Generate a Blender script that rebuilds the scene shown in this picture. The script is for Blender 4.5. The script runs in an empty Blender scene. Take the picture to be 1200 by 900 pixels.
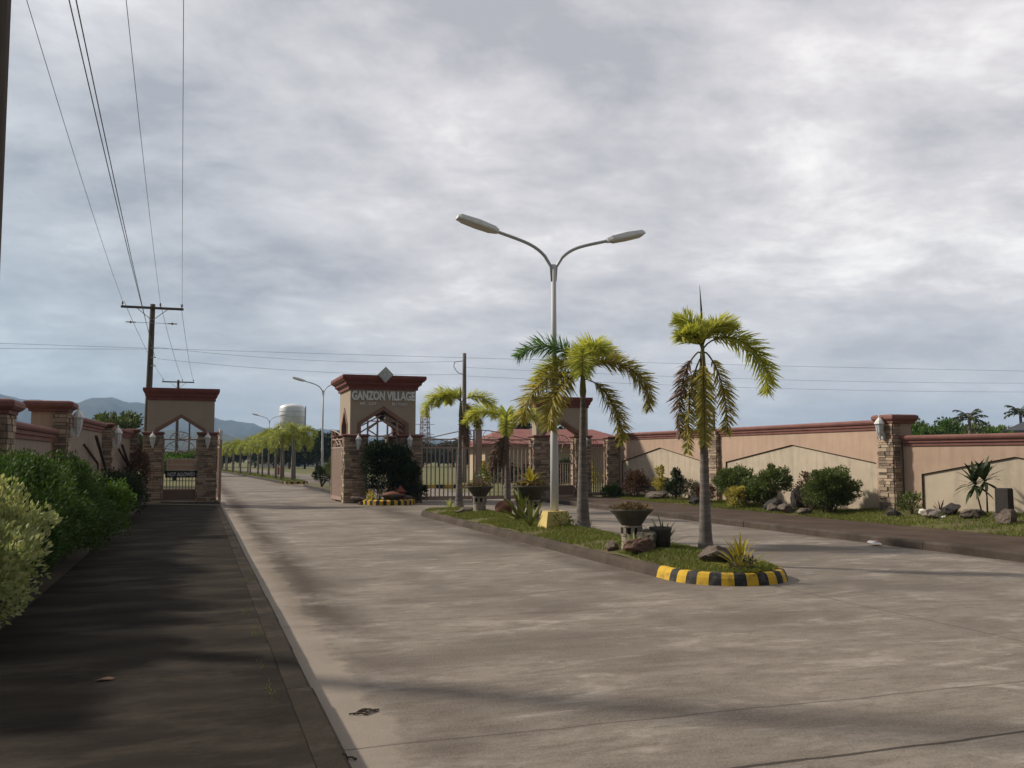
import bpy, math, random
import numpy as np
from mathutils import Vector, Matrix, noise as mnoise
R = math.radians
random.seed(7)
rng = np.random.default_rng(11)
scene = bpy.context.scene
col = scene.collection

# ------------------------------------------------------------------ camera
F_PX, HORIZON, VANISH, EYE = 1080.0, 537.0, 232.0, 1.65
YAW = math.atan((600 - VANISH) / F_PX)
PITCH = math.atan((HORIZON - 450) / F_PX)
cam = bpy.data.cameras.new('camera')
cam.sensor_width = 36.0
cam.lens = 36.0 * F_PX / 1200.0
cam.clip_end = 30000
cam.clip_start = 0.05
camo = bpy.data.objects.new('camera', cam)
camo.location = (0, 0, EYE)
camo.rotation_euler = (R(90) + PITCH, 0, -YAW)
col.objects.link(camo)
scene.camera = camo

def at(px, py, z=0.0):
    """ground point (height z) seen at a pixel of the 1200x900 photograph"""
    x = (px - 600) / F_PX; y = (450 - py) / F_PX
    fw = math.cos(PITCH) - y * math.sin(PITCH); up = math.sin(PITCH) + y * math.cos(PITCH)
    X = x * math.cos(YAW) + fw * math.sin(YAW); Y = -x * math.sin(YAW) + fw * math.cos(YAW)
    t = (z - EYE) / up
    return Vector((X * t, Y * t, z))

# ------------------------------------------------------------------ light
SUN_AZ, SUN_EL = R(-54), R(35)          # azimuth from +Y towards +X
sun = bpy.data.lights.new('sun', 'SUN')
sun.energy = 3.6
sun.angle = R(4.0)
sun.color = (1.0, 0.90, 0.76)
suno = bpy.data.objects.new('sun', sun)
sd = Vector((math.sin(SUN_AZ) * math.cos(SUN_EL), math.cos(SUN_AZ) * math.cos(SUN_EL), math.sin(SUN_EL)))
suno.rotation_euler = (-sd).to_track_quat('-Z', 'Y').to_euler()
suno.location = (-30, 40, 40)
col.objects.link(suno)

world = bpy.data.worlds.new('World')
scene.world = world
world.use_nodes = True
wt = world.node_tree
wt.nodes.clear()
def WN(t, **kw):
    n = wt.nodes.new(t)
    for k, v in kw.items(): setattr(n, k, v)
    return n
def wl(a, b): wt.links.new(a, b)
def wmath(op, a, b=None, c=None):
    n = WN('ShaderNodeMath', operation=op)
    for i, v in enumerate((a, b, c)):
        if v is None: continue
        if isinstance(v, (int, float)): n.inputs[i].default_value = v
        else: wl(v, n.inputs[i])
    return n.outputs[0]
tc = WN('ShaderNodeTexCoord')
sep = WN('ShaderNodeSeparateXYZ'); wl(tc.outputs['Generated'], sep.inputs[0])
zc = wmath('MAXIMUM', sep.outputs['Z'], 0.0)
den = wmath('ADD', zc, 0.22)
u = wmath('DIVIDE', sep.outputs['X'], den); v = wmath('DIVIDE', sep.outputs['Y'], den)
cmb = WN('ShaderNodeCombineXYZ'); wl(u, cmb.inputs[0]); wl(v, cmb.inputs[1])
def cloud(scale, detail, rough, dist, off, sx=1, sy=1, rot=0):
    mp = WN('ShaderNodeMapping'); mp.inputs['Location'].default_value = (off, off * .7, off * .3)
    mp.inputs['Scale'].default_value = (sx, sy, 1); mp.inputs['Rotation'].default_value = (0, 0, rot)
    wl(cmb.outputs[0], mp.inputs[0])
    n = WN('ShaderNodeTexNoise'); n.inputs['Scale'].default_value = scale; n.inputs['Detail'].default_value = detail
    n.inputs['Roughness'].default_value = rough; n.inputs['Distortion'].default_value = dist
    wl(mp.outputs[0], n.inputs['Vector']); return n.outputs[0]
c1 = cloud(1.75, 12, .60, .18, 9.95, .95, 1.1, .6)
c2 = cloud(6.0, 10, .62, .25, 9.7, .95, 1.1, .5)
c3 = cloud(0.62, 4, .5, .1, 17.45)
mixc = wmath('ADD', wmath('MULTIPLY', c1, .50), wmath('ADD', wmath('MULTIPLY', c2, .18), wmath('MULTIPLY', c3, .32)))
ramp = WN('ShaderNodeValToRGB'); wl(mixc, ramp.inputs[0])
cr = ramp.color_ramp
cr.elements[0].position = .40; cr.elements[0].color = (.298, .295, .315, 1)
cr.elements[1].position = .605; cr.elements[1].color = (.71, .685, .66, 1)
e = cr.elements.new(.465); e.color = (.405, .392, .402, 1)
e = cr.elements.new(.515); e.color = (.488, .466, .470, 1)
e = cr.elements.new(.56); e.color = (.60, .578, .568, 1)
# the sheet of cloud is thinner and bluer low on the left (towards -X), smoother near the horizon
lowf = wmath('SUBTRACT', 1.0, wmath('MINIMUM', wmath('MULTIPLY', zc, 5.5), 1.0))
hz = WN('ShaderNodeMix', data_type='RGBA'); wl(wmath('MULTIPLY', lowf, .75), hz.inputs['Factor'])
wl(ramp.outputs[0], hz.inputs[6]); hz.inputs[7].default_value = (.44, .455, .475, 1)
leftf = wmath('MULTIPLY', wmath('MINIMUM', wmath('MAXIMUM', wmath('SUBTRACT', .22, sep.outputs['X']), 0.0), .5), wmath('SUBTRACT', 1.0, wmath('MINIMUM', wmath('MULTIPLY', zc, 1.7), 1.0)))
bl = WN('ShaderNodeMix', data_type='RGBA', blend_type='MULTIPLY'); wl(wmath('MINIMUM', wmath('MULTIPLY', leftf, 3.0), .85), bl.inputs['Factor'])
wl(hz.outputs[2], bl.inputs[6]); bl.inputs[7].default_value = (.66, .79, .86, 1)
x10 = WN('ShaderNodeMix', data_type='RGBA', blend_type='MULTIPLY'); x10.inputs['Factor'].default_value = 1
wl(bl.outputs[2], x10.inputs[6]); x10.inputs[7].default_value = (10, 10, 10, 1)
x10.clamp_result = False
sky = WN('ShaderNodeTexSky'); sky.sky_type = 'NISHITA'; sky.sun_disc = False
sky.sun_elevation = SUN_EL; sky.sun_rotation = SUN_AZ
# unseen sky behind the camera dimmed to deepen the shade, brightened ahead
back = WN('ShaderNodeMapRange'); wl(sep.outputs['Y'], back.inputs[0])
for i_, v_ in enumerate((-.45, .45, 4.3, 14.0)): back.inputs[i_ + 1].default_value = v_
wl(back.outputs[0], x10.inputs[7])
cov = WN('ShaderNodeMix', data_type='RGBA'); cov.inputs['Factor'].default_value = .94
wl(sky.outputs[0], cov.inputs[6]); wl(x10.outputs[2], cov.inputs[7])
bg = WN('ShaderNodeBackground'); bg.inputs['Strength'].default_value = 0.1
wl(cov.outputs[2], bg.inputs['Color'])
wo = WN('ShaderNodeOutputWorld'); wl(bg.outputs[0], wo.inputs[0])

scene.view_settings.view_transform = 'Standard'
scene.view_settings.look = 'None'
scene.view_settings.exposure = 0.28
scene.view_settings.gamma = 1.0
scene.view_settings.use_curve_mapping = False

# ------------------------------------------------------------------ materials
def mat(name, c1, c2=None, scale=4.0, rough=.85, bump=0.0, bscale=40.0, island=0.0, trans=0.0, metal=0.0,
        streak=0.0, stretch=(1, 1, 1), c3=None, c3scale=1.0, c3amt=.6, spec=.3):
    m = bpy.data.materials.new(name); m.use_nodes = True
    nt = m.node_tree; N = nt.nodes; L = nt.links; N.clear()
    out = N.new('ShaderNodeOutputMaterial'); p = N.new('ShaderNodeBsdfPrincipled')
    p.inputs['Roughness'].default_value = rough; p.inputs['Metallic'].default_value = metal
    p.inputs['Specular IOR Level'].default_value = spec
    t = N.new('ShaderNodeTexCoord'); mp = N.new('ShaderNodeMapping'); L.new(t.outputs['Object'], mp.inputs[0])
    mp.inputs['Scale'].default_value = stretch
    def noise(s, d=6, r=.6):
        n = N.new('ShaderNodeTexNoise'); n.inputs['Scale'].default_value = s; n.inputs['Detail'].default_value = d
        n.inputs['Roughness'].default_value = r; L.new(mp.outputs[0], n.inputs['Vector']); return n.outputs[0]
    def mrange(src, a, b, lo=0, hi=1):
        q = N.new('ShaderNodeMapRange'); L.new(src, q.inputs[0]); q.inputs[1].default_value = a; q.inputs[2].default_value = b
        q.inputs[3].default_value = lo; q.inputs[4].default_value = hi; return q.outputs[0]
    def mixrgb(f, a, b, mode='MIX'):
        q = N.new('ShaderNodeMix'); q.data_type = 'RGBA'; q.blend_type = mode
        for s, i in ((f, 0), (a, 6), (b, 7)):
            if hasattr(s, 'links'): L.new(s, q.inputs[i])
            elif i == 0: q.inputs[0].default_value = s
            else: q.inputs[i].default_value = (*s, 1)
        return q.outputs[2]
    c2 = c2 or tuple(x * .75 for x in c1)
    if island:
        g = N.new('ShaderNodeNewGeometry')
        rnd = g.outputs['Random Per Island']
        f = N.new('ShaderNodeMath'); f.operation = 'MULTIPLY_ADD'; L.new(rnd, f.inputs[0]); f.inputs[1].default_value = island
        L.new(mrange(noise(scale), .3, .7, 0, 1 - island), f.inputs[2]); fac = f.outputs[0]
    else:
        fac = mrange(noise(scale), .35, .68)
    c = mixrgb(fac, c1, c2)
    if c3:
        c = mixrgb(mrange(noise(c3scale, 8, .65), .5, .66, 0, c3amt), c, c3)
    if streak:
        mp2 = N.new('ShaderNodeMapping'); L.new(t.outputs['Object'], mp2.inputs[0]); mp2.inputs['Scale'].default_value = (4, 4, .35)
        n = N.new('ShaderNodeTexNoise'); n.inputs['Scale'].default_value = 1.6; n.inputs['Detail'].default_value = 7; n.inputs['Roughness'].default_value = .65
        L.new(mp2.outputs[0], n.inputs['Vector'])
        c = mixrgb(mrange(n.outputs[0], .48, .75, 0, streak), c, tuple(x * .42 for x in c1))
    L.new(c, p.inputs['Base Color'])
    if bump:
        b = N.new('ShaderNodeBump'); b.inputs['Strength'].default_value = bump; b.inputs['Distance'].default_value = .02
        L.new(noise(bscale, 5), b.inputs['Height']); L.new(b.outputs[0], p.inputs['Normal'])
    sh = p.outputs[0]
    if trans:
        tr = N.new('ShaderNodeBsdfTranslucent'); L.new(mixrgb(1.0, c, (1.25, 1.25, .7), 'MULTIPLY'), tr.inputs[0])
        mx = N.new('ShaderNodeMixShader'); mx.inputs[0].default_value = trans
        L.new(sh, mx.inputs[1]); L.new(tr.outputs[0], mx.inputs[2]); sh = mx.outputs[0]
    L.new(sh, out.inputs[0])
    return m

M = {}
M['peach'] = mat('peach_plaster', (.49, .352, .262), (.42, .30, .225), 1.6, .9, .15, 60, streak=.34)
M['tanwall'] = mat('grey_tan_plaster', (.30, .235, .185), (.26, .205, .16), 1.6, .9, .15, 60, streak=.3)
M['cream'] = mat('cream_plaster', (.53, .45, .345), (.45, .38, .29), 1.3, .9, .15, 60, streak=.42, c3=(.27, .235, .19), c3scale=1.8, c3amt=.35)
M['towerwall'] = mat('tan_plaster', (.37, .305, .235), (.33, .27, .21), 1.5, .9, .15, 60, streak=.15)
M['redtrim'] = mat('red_trim', (.19, .062, .05), (.15, .05, .04), 3, .7, .1, 50, streak=.3)
M['coping'] = mat('coping_red', (.235, .105, .088), (.175, .078, .065), 2.5, .75, .15, 50, streak=.3)
M['archtrim'] = mat('brown_trim', (.24, .135, .10), (.20, .115, .085), 3, .8)
M['groove'] = mat('groove_brown', (.10, .065, .045), (.08, .05, .035), 3, .9)
M['stone'] = mat('ledge_stone', (.50, .39, .28), (.11, .085, .07), 3, .9, .5, 30, island=.85, c3=(.36, .20, .12), c3scale=2.2, c3amt=.45)
M['stonecore'] = mat('stone_mortar', (.05, .04, .033), (.04, .03, .025), 5, .95)
M['iron'] = mat('brown_iron', (.40, .285, .23), (.32, .225, .185), 6, .55, 0, metal=.2)
M['ironpanel'] = mat('iron_panel', (.20, .14, .105), (.17, .12, .09), 4, .6)
M['darkiron'] = mat('dark_iron', (.03, .028, .027), (.02, .02, .02), 6, .5)
M['white'] = mat('white_paint', (.72, .72, .70), (.60, .60, .59), 6, .6, spec=.4)
M['frost'] = mat('frosted_panel', (.62, .64, .64), (.45, .47, .48), 14, .35, spec=.5)
M['steel'] = mat('letter_steel', (.78, .79, .80), (.62, .63, .64), 9, .5)
M['silver'] = mat('silver_plaque', (.55, .58, .57), (.38, .41, .40), 8, .35, .3, 20, metal=.4)
M['galv'] = mat('galvanised', (.46, .47, .48), (.38, .39, .40), 3, .5, metal=.45)
M['polewhite'] = mat('pole_white', (.62, .62, .63), (.50, .50, .515), 2, .55, stretch=(1, 1, .3))
M['lens'] = mat('lamp_lens', (.60, .57, .51), (.52, .49, .44), 8, .3, spec=.5)
M['wood'] = mat('weathered_wood', (.12, .098, .082), (.065, .054, .047), 2, .9, .4, 30, stretch=(4, 4, .25))
M['greywood'] = mat('grey_wood', (.24, .20, .175), (.15, .125, .11), 2, .9, .3, 30, stretch=(4, 4, .25))
M['insul'] = mat('porcelain', (.16, .12, .10), (.12, .10, .085), 5, .3)
M['wire'] = mat('wire_black', (.14, .145, .15), (.11, .112, .12), 5, .6)
M['trunk'] = mat('palm_trunk', (.23, .20, .18), (.085, .073, .066), 1.2, .9, .5, 20, stretch=(1, 1, 9))
M['bark'] = mat('bark', (.10, .075, .055), (.06, .045, .035), 3, .95, .5, 20)
M['shaft'] = mat('crownshaft', (.21, .25, .08), (.15, .13, .05), 2.5, .6, stretch=(2, 2, .5))
M['rachis'] = mat('frond_rachis', (.17, .13, .045), (.10, .075, .035), 6, .7)
M['frond'] = mat('frond_yellowgreen', (.56, .53, .13), (.30, .36, .08), 2.0, .5, island=.55, trans=.5)
M['frondfar'] = mat('frond_far', (.36, .37, .10), (.17, .22, .055), 2.0, .55, island=.55, trans=.45)
M['frondgreen'] = mat('frond_green', (.14, .27, .06), (.08, .16, .04), 2.0, .5, island=.6, trans=.30)
M['frondold'] = mat('frond_olive', (.48, .38, .10), (.24, .25, .07), 2.0, .55, island=.6, trans=.42)
M['fronddead'] = mat('frond_dead', (.25, .165, .12), (.13, .085, .065), 2.0, .85, island=.6, trans=.12)
M['spear'] = mat('frond_spear', (.055, .07, .035), (.035, .045, .025), 4, .6)
M['hedge'] = mat('hedge_leaf', (.080, .140, .030), (.030, .064, .015), 1.2, .75, island=.6, trans=.25)
M['hedgelight'] = mat('hedge_light_leaf', (.105, .18, .025), (.05, .11, .018), 1.2, .5, island=.6, trans=.3)
M['pale'] = mat('variegated_leaf', (.56, .56, .30), (.15, .21, .07), 1.5, .65, island=.75, trans=.3)
M['dark'] = mat('dark_leaf', (.036, .058, .016), (.018, .030, .011), 1.5, .6, island=.6, trans=.12)
M['mid'] = mat('mid_leaf', (.150, .185, .058), (.068, .098, .032), 2, .55, island=.6, trans=.22)
M['grey'] = mat('greygreen_leaf', (.105, .095, .06), (.06, .06, .035), 2, .6, island=.6, trans=.2)
M['redleaf'] = mat('red_leaf', (.135, .068, .045), (.065, .038, .026), 2, .6, island=.6, trans=.2)
M['yellowleaf'] = mat('yellow_leaf', (.46, .33, .035), (.22, .22, .035), 2, .55, island=.6, trans=.35)
M['agave'] = mat('agave_leaf', (.20, .205, .06), (.085, .12, .035), 3, .55, trans=.1, island=.4)
M['grass'] = mat('grass_blade', (.21, .22, .045), (.10, .13, .03), 1.0, .7, island=.5, trans=.25)
M['drygrass'] = mat('dry_moss', (.24, .165, .075), (.13, .095, .045), 5, .9, island=.5)
M['turf'] = mat('turf_soil', (.11, .115, .035), (.11, .08, .05), 2.2, .95, .6, 30, c3=(.11, .08, .05), c3scale=1.4)
M['field'] = mat('field_grass', (.105, .115, .035), (.15, .13, .05), .12, .95, .5, 6, c3=(.07, .085, .025), c3scale=.35)
M['soil'] = mat('soil', (.07, .05, .035), (.045, .033, .024), 3, .95, .6, 20)
M['rock'] = mat('rock', (.145, .115, .092), (.075, .06, .05), 3, .9, .6, 12, c3=(.06, .055, .045), c3scale=2.5)
M['rockdark'] = mat('rock_dark', (.045, .04, .037), (.028, .025, .023), 3, .9, .6, 12)
M['rockred'] = mat('rock_red', (.145, .088, .062), (.085, .05, .038), 3, .9, .6, 12)
M['bowl'] = mat('mossy_concrete', (.115, .10, .08), (.06, .055, .042), 4, .95, .5, 25, c3=(.05, .06, .03), c3scale=3)
M['pedestal'] = mat('pedestal_concrete', (.33, .285, .24), (.20, .165, .135), 4, .9, .4, 30, c3=(.12, .095, .075), c3scale=3)
M['potdark'] = mat('dark_pot', (.07, .06, .052), (.04, .036, .032), 4, .8, .3, 25)
M['clay'] = mat('clay', (.20, .075, .045), (.11, .045, .03), 5, .75, .2, 20)
M['brickred'] = mat('shrine_red', (.23, .07, .052), (.15, .05, .04), 5, .85, .2, 20)
M['yellowpaint'] = mat('yellow_block_paint', (.64, .51, .19), (.55, .43, .16), 4, .8, .2, 30, c3=(.30, .24, .12), c3scale=3, c3amt=.5)
M['kerbyellow'] = mat('kerb_yellow', (.60, .38, .025), (.50, .31, .025), 5, .75, .25, 40, c3=(.20, .14, .06), c3scale=5, c3amt=.8)
M['kerbblack'] = mat('kerb_black', (.028, .027, .028), (.016, .016, .017), 5, .75, .25, 40, c3=(.12, .10, .085), c3scale=5, c3amt=.7)
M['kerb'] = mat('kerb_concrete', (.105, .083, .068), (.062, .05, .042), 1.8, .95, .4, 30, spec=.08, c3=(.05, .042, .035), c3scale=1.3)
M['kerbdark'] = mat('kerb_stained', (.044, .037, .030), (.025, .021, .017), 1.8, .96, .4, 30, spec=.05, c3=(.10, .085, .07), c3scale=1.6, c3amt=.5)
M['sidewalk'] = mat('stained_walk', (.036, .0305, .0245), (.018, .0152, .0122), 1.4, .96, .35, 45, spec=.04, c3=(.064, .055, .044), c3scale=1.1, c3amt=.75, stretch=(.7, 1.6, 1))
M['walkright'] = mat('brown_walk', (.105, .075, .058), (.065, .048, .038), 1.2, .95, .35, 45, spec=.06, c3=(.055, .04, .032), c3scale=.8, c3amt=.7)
M['signcream'] = mat('sign_cream', (.52, .44, .34), (.45, .38, .29), 9, .7)
M['orange'] = mat('sign_orange', (.55, .22, .10), (.48, .20, .10), 9, .7)
M['black'] = mat('sign_black', (.018, .018, .02), (.012, .012, .013), 5, .6)
M['signwhite'] = mat('sign_white', (.62, .62, .63), (.5, .5, .52), 9, .7)
M['tank'] = mat('tank_steel', (.74, .75, .75), (.62, .64, .65), .6, .4, metal=.25)
M['roofred'] = mat('roof_red', (.26, .10, .085), (.20, .08, .07), 1.2, .8)
M['roofgrey'] = mat('roof_grey', (.06, .065, .075), (.045, .05, .06), 1.2, .7)
M['house'] = mat('house_wall', (.46, .37, .26), (.42, .33, .24), .8, .9, streak=.2)
M['glass'] = mat('dark_glass', (.03, .035, .04), (.02, .025, .03), 2, .15, spec=.6)
M['lattice'] = mat('tower_steel', (.30, .17, .15), (.36, .33, .32), .1, .6)
M['hill'] = mat('hill_forest', (.022, .036, .026), (.038, .050, .032), .004, 1.0, c3=(.10, .10, .06), c3scale=.009, c3amt=.5)
M['litter'] = mat('litter_paper', (.62, .60, .62), (.45, .44, .47), 25, .6)
M['litterred'] = mat('litter_print', (.35, .10, .12), (.30, .09, .10), 25, .6)
M['leafbrown'] = mat('dry_leaf', (.20, .115, .06), (.14, .08, .045), 20, .8)
M['redcloth'] = mat('red_drum', (.35, .04, .03), (.28, .035, .03), 6, .7)

# road: concrete slabs, tining streaks across, joints, oil and dirt
def road_material():
    m = bpy.data.materials.new('road_concrete'); m.use_nodes = True
    nt = m.node_tree; N = nt.nodes; L = nt.links; N.clear()
    out = N.new('ShaderNodeOutputMaterial'); p = N.new('ShaderNodeBsdfPrincipled'); p.inputs['Roughness'].default_value = .82
    p.inputs['Specular IOR Level'].default_value = .18
    L.new(p.outputs[0], out.inputs[0])
    t = N.new('ShaderNodeTexCoord')
    def noise(s, d, r, st=(1, 1, 1), rot=0, dist=0):
        mp = N.new('ShaderNodeMapping'); L.new(t.outputs['Object'], mp.inputs[0]); mp.inputs['Scale'].default_value = st; mp.inputs['Rotation'].default_value = (0, 0, rot)
        n = N.new('ShaderNodeTexNoise'); n.inputs['Scale'].default_value = s; n.inputs['Detail'].default_value = d; n.inputs['Roughness'].default_value = r
        n.inputs['Distortion'].default_value = dist
        L.new(mp.outputs[0], n.inputs['Vector']); return n.outputs[0]
    def rng_(src, a, b, lo=0., hi=1.):
        q = N.new('ShaderNodeMapRange'); L.new(src, q.inputs[0])
        for i, vv in enumerate((a, b, lo, hi)): q.inputs[i + 1].default_value = vv
        return q.outputs[0]
    def mix(f, a, b, mode='MIX'):
        q = N.new('ShaderNodeMix'); q.data_type = 'RGBA'; q.blend_type = mode
        for s, i in ((f, 0), (a, 6), (b, 7)):
            if hasattr(s, 'links'): L.new(s, q.inputs[i])
            elif i == 0: q.inputs[0].default_value = s
            else: q.inputs[i].default_value = (*s, 1)
        return q.outputs[2]
    def ma(op, a, b=None):
        q = N.new('ShaderNodeMath'); q.operation = op
        for i, s in enumerate((a, b)):
            if s is None: continue
            if hasattr(s, 'links'): L.new(s, q.inputs[i])
            else: q.inputs[i].default_value = s
        return q.outputs[0]
    c = mix(rng_(noise(.55, 6, .6), .35, .65), (.250, .216, .182), (.185, .158, .131))
    # fine scraped streaks across the lane
    st = noise(3.1, 11, .74, (.62, 2.0, 1), .06)
    c = mix(rng_(st, .46, .62, 0, .62), c, (.105, .083, .064))
    st2 = noise(1.7, 11, .74, (.60, 1.35, 1), .03, .4)
    c = mix(rng_(st2, .52, .64, 0, .80), c, (.36, .322, .278))
    c = mix(rng_(noise(5.0, 12, .78, (.8, 2.0, 1), .05, .2), .52, .68, 0, .38), c, (.085, .066, .052))
    # broad worn, oil-darkened patches
    c = mix(rng_(noise(.34, 7, .62, (1, 1.5, 1), .4, .4), .47, .60, 0, .72), c, (.105, .084, .066))
    c = mix(rng_(noise(.9, 7, .66, (.6, 1.6, 1), .1, .5), .54, .68, 0, .6), c, (.088, .068, .054))
    c = mix(rng_(noise(9, 8, .75), .52, .68, 0, .5), c, (.10, .082, .066))
    c = mix(rng_(noise(55, 4, .7), .45, .70, 0, .45), c, (.33, .29, .25))
    s = N.new('ShaderNodeSeparateXYZ'); L.new(t.outputs['Object'], s.inputs[0])
    wob = ma('MULTIPLY', ma('SUBTRACT', noise(1.3, 4, .6), .5), .09)
    def line(coord, pos, w, amount, colr, dest):
        d = ma('ABSOLUTE', ma('SUBTRACT', ma('ADD', coord, wob), pos))
        return mix(rng_(d, w * .5, w, amount, 0), dest, colr)
    # gutter strip along the left kerb, paler, with dirt along its seam
    gd = ma('ADD', s.outputs['X'], ma('MULTIPLY', ma('SUBTRACT', noise(1.1, 6, .7), .5), .55))
    c = mix(rng_(gd, 1.12, 1.18, .80, 0), c, (.285, .242, .198))
    dirt = ma('MULTIPLY', rng_(ma('ABSOLUTE', ma('SUBTRACT', gd, 1.36)), .04, .50, 1, 0), ma('MULTIPLY', rng_(noise(.62, 7, .65, (1, .7, 1)), .37, .50), rng_(s.outputs['Y'], 7.0, 10.5, .35, 1)))
    c = mix(ma('MULTIPLY', dirt, .9), c, (.062, .044, .031))
    # dirt washed against the island and the right kerb
    isl = ma('MULTIPLY', rng_(ma('ABSOLUTE', ma('SUBTRACT', gd, 5.85)), .1, .85, 1, 0), rng_(noise(.5, 5, .6, (1, .5, 1)), .36, .58))
    isl = ma('MULTIPLY', isl, rng_(s.outputs['Y'], 9.2, 11.5, 0, 1))
    c = mix(ma('MULTIPLY', isl, .8), c, (.066, .048, .037))
    rk = ma('MULTIPLY', rng_(ma('ABSOLUTE', ma('SUBTRACT', gd, 12.35)), .05, .6, 1, 0), rng_(noise(.6, 5, .6), .40, .6))
    c = mix(ma('MULTIPLY', rk, .6), c, (.085, .065, .05))
    c = line(s.outputs['Y'], 4.42, .022, .85, (.03, .024, .02), c)
    for yy in (9.4, 14.4, 19.4, 24.4, 29.4): c = line(s.outputs['Y'], yy, .018, .35, (.05, .04, .034), c)
    c = line(s.outputs['Y'], 5.40, .016, .55, (.05, .04, .034), c)
    c = line(s.outputs['X'], 7.12, .018, .55, (.045, .036, .03), c)
    L.new(c, p.inputs['Base Color'])
    b = N.new('ShaderNodeBump'); b.inputs['Strength'].default_value = .45; b.inputs['Distance'].default_value = .012
    L.new(ma('ADD', ma('MULTIPLY', noise(2.2, 9, .75, (.4, 6, 1), .06), 1.4), noise(45, 4, .6)), b.inputs['Height'])
    L.new(b.outputs[0], p.inputs['Normal'])
    return m
M['road'] = road_material()

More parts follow.
